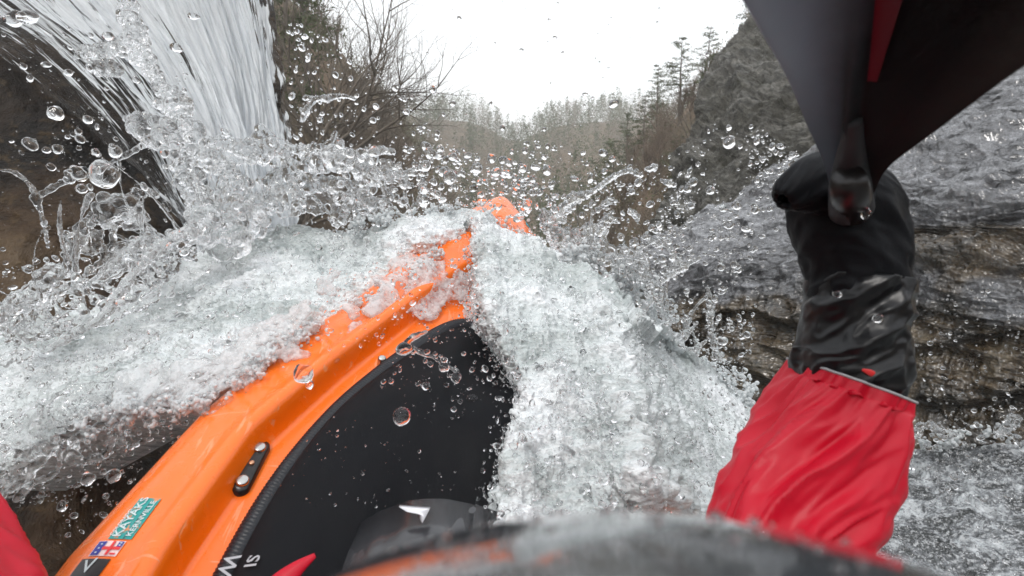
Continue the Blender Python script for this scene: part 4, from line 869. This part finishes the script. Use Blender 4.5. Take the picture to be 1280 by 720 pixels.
Ls = [
 ([[(-20, 385, 1.12), (60, 345, 1.14), (140, 310, 1.16), (215, 300, 1.18)], [(-20, 420, 1.08), (60, 385, 1.08), (140, 350, 1.1), (225, 325, 1.14)], [(-20, 470, 1.04), (60, 440, 1.03), (140, 400, 1.04), (230, 360, 1.08)]], .02, 0),
 ([[(70, 330, 1.16), (100, 270, 1.17), (140, 240, 1.2), (180, 235, 1.22)], [(70, 350, 1.14), (110, 310, 1.15), (150, 290, 1.16), (200, 290, 1.18)], [(80, 380, 1.12), (120, 350, 1.12), (160, 335, 1.14), (220, 325, 1.16)]], -.13, 5),
 ([[(165, 155, 1.36), (200, 150, 1.37), (235, 140, 1.38)], [(180, 180, 1.34), (210, 180, 1.34), (240, 185, 1.35)], [(190, 225, 1.3), (220, 222, 1.3), (245, 225, 1.3)]], .0, 9),
 ([[(235, 165, 1.38), (290, 170, 1.4), (350, 170, 1.45), (420, 180, 1.46), (500, 205, 1.46)], [(250, 220, 1.32), (300, 220, 1.34), (360, 225, 1.38), (430, 230, 1.42), (510, 235, 1.44)], [(265, 275, 1.26), (320, 275, 1.28), (370, 275, 1.34), (440, 275, 1.4), (520, 265, 1.42)]], -.03, 14),
 ([[(670, 280, 1.5), (720, 255, 1.54), (770, 230, 1.6), (810, 270, 1.62)], [(680, 300, 1.46), (725, 295, 1.48), (775, 300, 1.52), (820, 330, 1.58)], [(690, 325, 1.42), (735, 330, 1.44), (785, 350, 1.48), (820, 390, 1.55)]], -.02, 22),
 ([[(395, 345, 1.0), (450, 335, 1.06), (510, 318, 1.14), (590, 320, 1.2)], [(400, 400, .96), (450, 380, 1.0), (520, 360, 1.08), (585, 360, 1.14)], [(400, 445, .92), (455, 430, .96), (510, 405, 1.02), (570, 390, 1.1)]], -.07, 31),
 ([[(150, 470, .86), (230, 440, .88), (320, 400, .92), (400, 365, .98)], [(150, 500, .84), (240, 470, .85), (320, 430, .88), (400, 400, .94)], [(150, 520, .82), (250, 510, .80), (320, 480, .83), (400, 440, .90)]], .12, 37),
 ([[(-20, 520, .88), (50, 500, .9), (110, 480, .9), (160, 480, .88)], [(-20, 570, .86), (50, 550, .87), (110, 530, .87), (160, 505, .86)], [(-20, 640, .84), (40, 600, .85), (90, 570, .85), (140, 535, .85)]], .14, 41),
]
sp, sr = zip(*[sheet_pts(c_, .0038, .0032, hole=hl, hs=16, seed=50+sd, rim=1.9, wob=.010) for c_, hl, sd in Ls])
fine = [i for i in range(len(Ls)) if i in (5, 6)]
allp = np.concatenate(list(pp)+[sp[i] for i in range(len(Ls)) if i not in fine]); allr = np.concatenate(list(rr)+[sr[i] for i in range(len(Ls)) if i not in fine])
o = liquid('splash', allp, np.maximum(allr, .0022), .0026, SPLASH); tag(o, 'clear ropes and torn sheets of splashing water round the kayak', 'splash', kind='stuff')
o = liquid('splash', np.concatenate([sp[i] for i in fine]), np.concatenate([sr[i] for i in fine]), .0024, THIN); tag(o, 'thin broken film of water washing over the orange deck', 'splash', kind='stuff')

# ---- free flying drops
def zone(n, poly, d0, d1, rmin, rmax, pw, seed):
    rg = np.random.default_rng(seed); poly = np.asarray(poly, float); lo, hi = poly.min(0), poly.max(0); out = []
    while sum(map(len, out)) < n:
        q = rg.uniform(lo, hi, (n*3, 2)); ins = np.zeros(len(q), bool); j = len(poly)-1
        for i in range(len(poly)):
            xi, yi, xj, yj = *poly[i], *poly[j]; c = ((yi > q[:, 1]) != (yj > q[:, 1])) & (q[:, 0] < (xj-xi)*(q[:, 1]-yi)/(yj-yi+1e-9)+xi); ins ^= c; j = i
        cl_ = vn(np.concatenate([q/38, np.zeros((len(q), 1))+seed], 1), 9); out.append(q[ins & (rg.random(len(q)) < .55+.6*cl_)])
    q = np.concatenate(out)[:n]; dd = rg.uniform(d0, d1, n); r = rmin*(rmax/rmin)**(rg.random(n)**pw)
    return P(q[:, 0], q[:, 1], dd), r*dd/640
Z = [
 zone(55, [(450, 0), (900, 0), (880, 120), (700, 170), (500, 170)], .9, 1.6, .8, 3.5, 2.0, 1),
 zone(760, [(430, 190), (560, 180), (700, 215), (700, 280), (590, 262), (430, 285)], 1.2, 2.0, .8, 6.5, 2.4, 2),
 zone(260, [(360, 20), (480, 90), (560, 180), (430, 190), (362, 180)], 1.2, 2.0, .7, 4, 2.6, 3),
 zone(750, [(640, 170), (760, 190), (880, 180), (850, 350), (760, 330), (680, 290)], 1.3, 2.2, .7, 5, 2.6, 4),
 zone(900, [(780, 330), (850, 240), (900, 130), (1000, 190), (970, 300), (930, 480), (860, 440)], 1.2, 2.2, .7, 5, 2.6, 5),
 zone(380, [(500, 440), (640, 440), (665, 500), (640, 620), (540, 560), (470, 480)], .75, .86, .6, 4.5, 2.8, 6),
 zone(90, [(330, 620), (420, 500), (540, 560), (600, 620), (420, 640)], .55, .7, .5, 2.2, 2.5, 7),
 zone(420, [(0, 20), (230, 60), (250, 300), (120, 420), (0, 440)], .9, 1.6, .6, 5, 3.0, 8),
 zone(900, [(0, 330), (240, 300), (300, 420), (250, 500), (100, 620), (0, 640)], .8, 1.05, .7, 5, 2.6, 9),
 zone(260, [(60, 600), (150, 520), (245, 515), (200, 590), (110, 660), (60, 690)], .75, .9, .6, 4, 2.8, 10),
 zone(240, [(1130, 380), (1280, 350), (1280, 560), (1130, 560)], 1.2, 1.9, .6, 3, 2.6, 11),
 zone(220, [(250, 160), (420, 170), (560, 250), (420, 330), (260, 330)], 1.15, 1.45, .8, 5, 2.4, 12),
 zone(240, [(1120, 530), (1280, 500), (1280, 640), (1130, 620)], 1.4, 2.0, .8, 4, 2.4, 13),
 zone(900, [(640, 420), (850, 380), (960, 520), (900, 640), (650, 640)], .75, 1.1, .6, 3.6, 2.8, 14),
 zone(260, [(400, 330), (590, 310), (600, 420), (500, 440), (400, 460)], .85, 1.0, .7, 4, 2.6, 15)]
C_ = np.concatenate([a for a, b in Z]); R_ = np.concatenate([b for a, b in Z])
V, Fc = drops(C_, R_, 2, .55, .2, 99); tag(link('spray', mesh('spray', V, Fc), GLASS), 'loose drops of spray flying over the wave and in front of the rocks', 'spray', kind='stuff')
big = [(131, 219, 17, 1.0), (502, 521, 12, .6), (380, 466, 11, .7), (387, 481, 6, .7), (38, 181, 8, 1), (69, 142, 8, 1), (119, 190, 6, 1), (72, 186, 6, 1), (144, 190, 7, 1), (34, 22, 12, 1.1), (18, 24, 9, 1.1), (98, 216, 10, 1.1),
 (541, 112, 5, 1.0), (620, 215, 6, 1.2), (615, 198, 5, 1.2), (563, 221, 9, 1.3), (538, 192, 6, 1.3), (584, 194, 5, 1.2), (550, 186, 4, 1.2), (767, 130, 6, 1.0), (470, 133, 4, 1), (508, 140, 4, 1), (658, 256, 8, 1.2), (648, 272, 6, 1.15), (912, 178, 8, .9), (888, 238, 6, 1.2), (904, 260, 6, 1.2), (943, 257, 4, 1.2), (944, 262, 5, 1.2), (992, 206, 8, .6),
 (555, 458, 6, .82), (590, 500, 9, .82), (586, 510, 7, .82), (570, 472, 6, .82), (646, 488, 7, .84), (532, 482, 6, .82), (506, 436, 9, .8), (1038, 0, 1, 1), (1082, 267, 7, .42), (1067, 242, 4, .42), (1053, 248, 4, .42), (142, 595, 8, .75), (110, 598, 8, .75), (78, 633, 7, .75), (170, 556, 4, .75),
 (694, 262, 5, 1.3), (790, 240, 4, 1.4), (748, 300, 5, 1.3), (776, 296, 5, 1.3), (748, 262, 5, 1.35), (862, 310, 4, 1.3), (840, 322, 4, 1.3), (1098, 398, 6, .44), (1047, 368, 5, .44), (365, 120, 5, 1.2), (370, 172, 4, 1.2), (242, 20, 6, 1.2), (220, 60, 7, 1.2), (170, 100, 6, 1.2), (468, 190, 7, 1.2), (400, 150, 4, 1.2), (425, 180, 5, 1.2), (640, 190, 4, 1.2)]
big = [b for b in big if b[2] > 1]; rgb = np.random.default_rng(8)
for i, (px, py, rp, dd) in enumerate(big):
    c0_ = P(float(px), float(py), float(dd)); r = rp*dd/640*.93
    V, Fc = drops(np.zeros((1, 3)), np.array([r]), 3, .45, .22, 300+i); o = link('water_drop', mesh('water_drop', V, Fc), GLASS); o.location = c0_
    lb = 'single clear water drop hanging in the air'
    if i == 0: lb = 'largest round water drop, in front of the brown boulder at left'
    if i == 1: lb = 'large oval water drop in front of the black spray skirt'
    if i == 2: lb = 'clear drop just above the orange deck, upper of a pair'
    if i == 3: lb = 'clear drop just above the orange deck, lower of a pair'
    tag(o, lb, 'water drop', 'large drops of flying water')

# ================================================================== trees
M_BARK = m_plain('bark', (.15, .125, .10), .9, 12, .8, .03, var=.4); M_TWIG = m_plain('twigs', (.21, .16, .12), .9, var=.3)
def leafmat(name, a, b):
    m, nt, out = newmat(name); v = coord(nt); c = mixc(nt, ramp(nt, noise(nt, v, 1.5, 4, .6), [(.35, 0), (.65, 1)]), a, b)
    p = pbsdf(nt, None, c, .7); t = N(nt, 'BsdfTranslucent', {'Color': c}); mx = N(nt, 'MixShader', {0: .25, 1: p.outputs[0], 2: t.outputs[0]}); nt.links.new(mx.outputs[0], out.inputs[0]); return m
M_PINE = leafmat('pine_needles', (.055, .075, .03), (.12, .14, .055)); M_DEC = leafmat('dull_leaves', (.19, .15, .09), (.13, .14, .065))
def stick(a, b, r0, r1, k=4):
    a = np.asarray(a, float); b = np.asarray(b, float); t = b-a; t /= np.linalg.norm(t)+1e-9; s = np.cross(t, [.3, .2, .93]); s /= np.linalg.norm(s)+1e-9; q = np.cross(t, s); th = np.arange(k)*2*np.pi/k
    ring = np.cos(th)[:, None]*s+np.sin(th)[:, None]*q; V = np.concatenate([a+ring*r0, b+ring*r1]); j = np.arange(k); j2 = (j+1) % k
    return V, np.stack([j, j2, k+j2, k+j], -1)
def quadleaf(C, sz, rg, asp=.35):
    n = len(C); a = rg.normal(size=(n, 3)); a /= np.linalg.norm(a, axis=1, keepdims=True); b = np.cross(a, rg.normal(size=(n, 3))); b /= np.linalg.norm(b, axis=1, keepdims=True); s = np.asarray(sz).reshape(-1, 1)
    V = np.stack([C-a*s, C+b*s*asp, C+a*s, C-b*s*asp], 1).reshape(-1, 3); return V, np.arange(4*n).reshape(-1, 4)
def pine_meshes(seed, H=7.0, dens=1.0):
    rg = np.random.default_rng(seed); T = []; Lf = []; ln = rg.normal(size=2)*.02
    top = np.array([ln[0]*H, ln[1]*H, H]); prev = np.zeros(3); ks = 8
    for k in range(1, ks+1):
        p = top*k/ks+np.r_[rg.normal(size=2)*.04, 0]; T.append(stick(prev, p, .13*(1-(k-1)/ks)+.015, .13*(1-k/ks)+.015, 6)); prev = p
    z = H*.34
    while z < H*.99:
        f = (z-H*.28)/(H*.72); rad_ = (2.1*(1-f)**.6*min(1, .45+f*1.6)+.15)*rg.uniform(.7, 1.15); nb = rg.integers(3, 6)
        for q in range(nb):
            az = rg.uniform(0, 2*np.pi); ln_ = rad_*rg.uniform(.5, 1.1); b0 = top*z/H; b1 = b0+np.array([math.cos(az)*ln_, math.sin(az)*ln_, ln_*(.25-.25*(1-f)+rg.normal()*.08)])
            T.append(stick(b0, b1, .022, .006, 3)); m_ = int(34*ln_*dens)+6; t = rg.uniform(.3, 1.05, m_)[:, None]
            c = b0+(b1-b0)*t+rg.normal(size=(m_, 3))*np.array([.13, .13, .05])*(.5+ln_*.5); Lf.append(quadleaf(c, rg.uniform(.05, .12, m_), rg, .28))
        z += rg.uniform(.22, .42)
    return T, Lf
def bare_meshes(seed, H=6.5, leaves=0.0, lean=(0, 0)):
    rg = np.random.default_rng(seed); T = []; tips = []
    def grow(p, d, ln, r, lev):
        n = 3; q = p
        for k in range(n):
            d2 = d+rg.normal(size=3)*.12+np.array([0, 0, .03]); d2 /= np.linalg.norm(d2); e = q+d2*ln/n; T.append(stick(q, e, r*(1-k*.18), r*(1-(k+1)*.18), 5 if lev < 2 else 3)); q = e; d = d2
            if lev < 5 and k > 0 or lev in (0, 1, 2):
                if lev < 5:
                    for _ in range(1 if lev else 1+(k > 0)):
                        s = rg.normal(size=3); s -= (s @ d)*d; s /= np.linalg.norm(s); dd = d*.75+s*.75+np.array([0, 0, .15]); dd /= np.linalg.norm(dd); grow(q, dd, ln*rg.uniform(.5, .72), r*.45, lev+1)
        if lev < 5: grow(q, d, ln*.62, r*.5, lev+1)
        tips.append(q)
    d = np.array([lean[0], lean[1], 1.]); grow(np.zeros(3), d/np.linalg.norm(d), H*.42, .10, 0)
    tips = np.array(tips); Lf = []
    if leaves: 
        t = tips[rg.random(len(tips)) < leaves]; Lf.append(quadleaf(np.repeat(t, 3, 0)+rg.normal(size=(len(t)*3, 3))*.12, rg.uniform(.04, .08, len(t)*3), rg, .5))
    return T, Lf
def tree_protos(name, fn, seeds, leaf, **k):
    out = []
    for s in seeds:
        T, Lf = fn(s, **k); out.append((mesh('trunk', *join(T)), mesh('crown', *join(Lf)) if Lf else None, leaf))
    return out
pines = tree_protos('pine', pine_meshes, (1, 2, 3), M_PINE); bares = tree_protos('bare', bare_meshes, (11, 12, 13), M_DEC, leaves=.0); leans = tree_protos('lean', bare_meshes, (21, 22), M_DEC, leaves=.0, lean=(.75, -.1))
def put(protos, i, name, x, y, h, label, cat, group, H=7.0, rz=None, z=None):
    tm, cm, lm = protos[i % len(protos)]; z = float(ground_h(np.array(x), np.array(y)))-.15 if z is None else z
    e = thing(name, (x, y, z), label, cat, group); s = h/H; e.scale = (s, s, s); e.rotation_euler[2] = random.uniform(0, 6.28) if rz is None else rz
    for nm, me_, mt in (('trunk', tm, M_BARK), ('crown', cm, lm)):
        if me_ is None: continue
        if not me_.materials: me_.materials.append(mt)
        o = bpy.data.objects.new(nm, me_); COL.objects.link(o); o.parent = e
def gx_at(px, y): return (px-640)/640*y
k = 0
for px, y, h in [(585, 48, 7), (700, 34, 5.5), (716, 30, 4.5), (745, 30, 5.0), (765, 26, 4.5), (800, 24, 4.2), (815, 27, 5), (842, 22, 4.6), (868, 20, 4.0), (905, 15, 4.2), (925, 18, 4.5), (835, 17, 2.6), (722, 40, 6), (780, 34, 6)]:
    put(pines, k, 'pine_tree', gx_at(px, y), y, h*.78, 'slender open crowned pine on the brown right hand slope', 'pine tree', 'pines on the right hand slope'); k += 1
for px, y, h in [(905, 13, 3.6), (890, 14, 3.4), (870, 16, 3.4), (855, 13, 2.2), (930, 12, 3.2), (780, 22, 2.6), (810, 18, 2.2), (740, 24, 2.6)]:
    put(bares, k, 'bare_tree', gx_at(px, y), y, h, 'thin leafless tree on the right bank above the cliff', 'bare tree', 'bare trees on the right bank', 6.5); k += 1
for px, y, h in [(395, 17, 6.5), (360, 13, 6.5)]:
    put(pines, k, 'pine_tree', gx_at(px, y), y, h, 'dark green pine behind the waterfall on the left bank', 'pine tree', 'pines on the left bank'); k += 1
for px, y, h, rz in [(300, 9, 6.5, 0.1), (330, 10, 6.5, .3), (365, 12, 5.5, -.2), (390, 11, 4.5, 0.2), (425, 13, 4.2, .4), (455, 16, 4.0, -.3), (350, 8, 5, .0), (410, 15, 6, .1), (378, 13, 6, .5), (440, 14, 3.6, .2), (345, 11, 6, -.1)]:
    put(leans, k, 'bare_tree', gx_at(px, y), y, h, 'leafless tree leaning out over the river from the left bank', 'bare tree', 'leaning bare trees on the left bank', 6.5, rz); k += 1
# far wood and brush, nobody could count them
rg = np.random.default_rng(44); parts_l = []; parts_t = []
xs = rg.uniform(-75, 75, 2600); ys = 45+rg.random(2600)**1.1*100
for x, y in zip(xs, ys):
    if abs((x)/y) > .62: continue
    z = float(ground_h(np.array(x), np.array(y))); h = rg.uniform(3.5, 7.5); ev = rg.random() < .36; n_ = 150
    t = rg.random(n_); cc = np.stack([rg.normal(size=n_)*(1-t*.85)*h*.16, rg.normal(size=n_)*(1-t*.85)*h*.16, (.12+.88*t)*h], 1)+np.array([x, y, z])
    (parts_l if ev else parts_t).append(quadleaf(cc, rg.uniform(.10, .26, n_)*(1 if ev else .9), rg, .45 if ev else .16))
V, Fq = join(parts_l); tag(link('far_forest', mesh('far_forest', V, Fq), M_PINE), 'distant evergreen wood covering the hill that closes the valley', 'forest', kind='stuff')
V, Fq = join(parts_t); tag(link('far_forest', mesh('far_forest', V, Fq), M_TWIG), 'distant leafless brown wood on the hill that closes the valley', 'forest', kind='stuff')
T, _ = bare_meshes(31, 1.6); bv, bf = join(T); sel = []
cnt = 0
while cnt < 260:
    y = rg.uniform(6, 45); x = (rg.uniform(-.75, .62))*y
    if -2.0 < x < 2.0: continue
    z = float(ground_h(np.array(x), np.array(y))); a = rg.uniform(0, 6.28); s = rg.uniform(.5, 1.3); Rz = np.array([[math.cos(a), -math.sin(a), 0], [math.sin(a), math.cos(a), 0], [0, 0, 1]])
    sel.append((bv @ Rz.T*s+np.array([x, y, z-.05]), bf)); cnt += 1
V, Fq = join(sel); tag(link('undergrowth', mesh('undergrowth', V, Fq), M_TWIG), 'tangled leafless brush covering both banks', 'undergrowth', kind='stuff')
lf = []
for _ in range(520):
    y = rg.uniform(7, 45); x = (rg.uniform(-.75, .62))*y
    if -1.5 < x < 1.5: continue
    z = float(ground_h(np.array(x), np.array(y))); s = rg.uniform(.4, 1.1); n_ = 160
    lf.append(quadleaf(rg.normal(size=(n_, 3))*s*.5+np.array([x, y, z+.4*s]), rg.uniform(.025, .07, n_), rg, .5))
V, Fq = join(lf); tag(link('undergrowth', mesh('undergrowth', V, Fq), M_DEC), 'dull green and brown leafy scrub on both banks', 'undergrowth', kind='stuff')

# ================================================================== air
x0, x1, y0, y1, z0, z1 = -172., 172., -72., 262., -9., 58.
hv = np.array([(x, y, z) for z in (z0, z1) for y in (y0, y1) for x in (x0, x1)])
m, nt, out = newmat('haze'); pv = N(nt, 'VolumePrincipled', {'Density': .0034, 'Color': (.95, .95, .92, 1), 'Anisotropy': .2}); nt.links.new(pv.outputs[0], out.inputs['Volume'])
hz = link('haze', mesh('haze', hv, [[0, 2, 3, 1], [4, 5, 7, 6], [0, 1, 5, 4], [2, 6, 7, 3], [0, 4, 6, 2], [1, 3, 7, 5]]), m, smooth=False); hz['kind'] = 'stuff'
SC.cycles.volume_bounces = 1
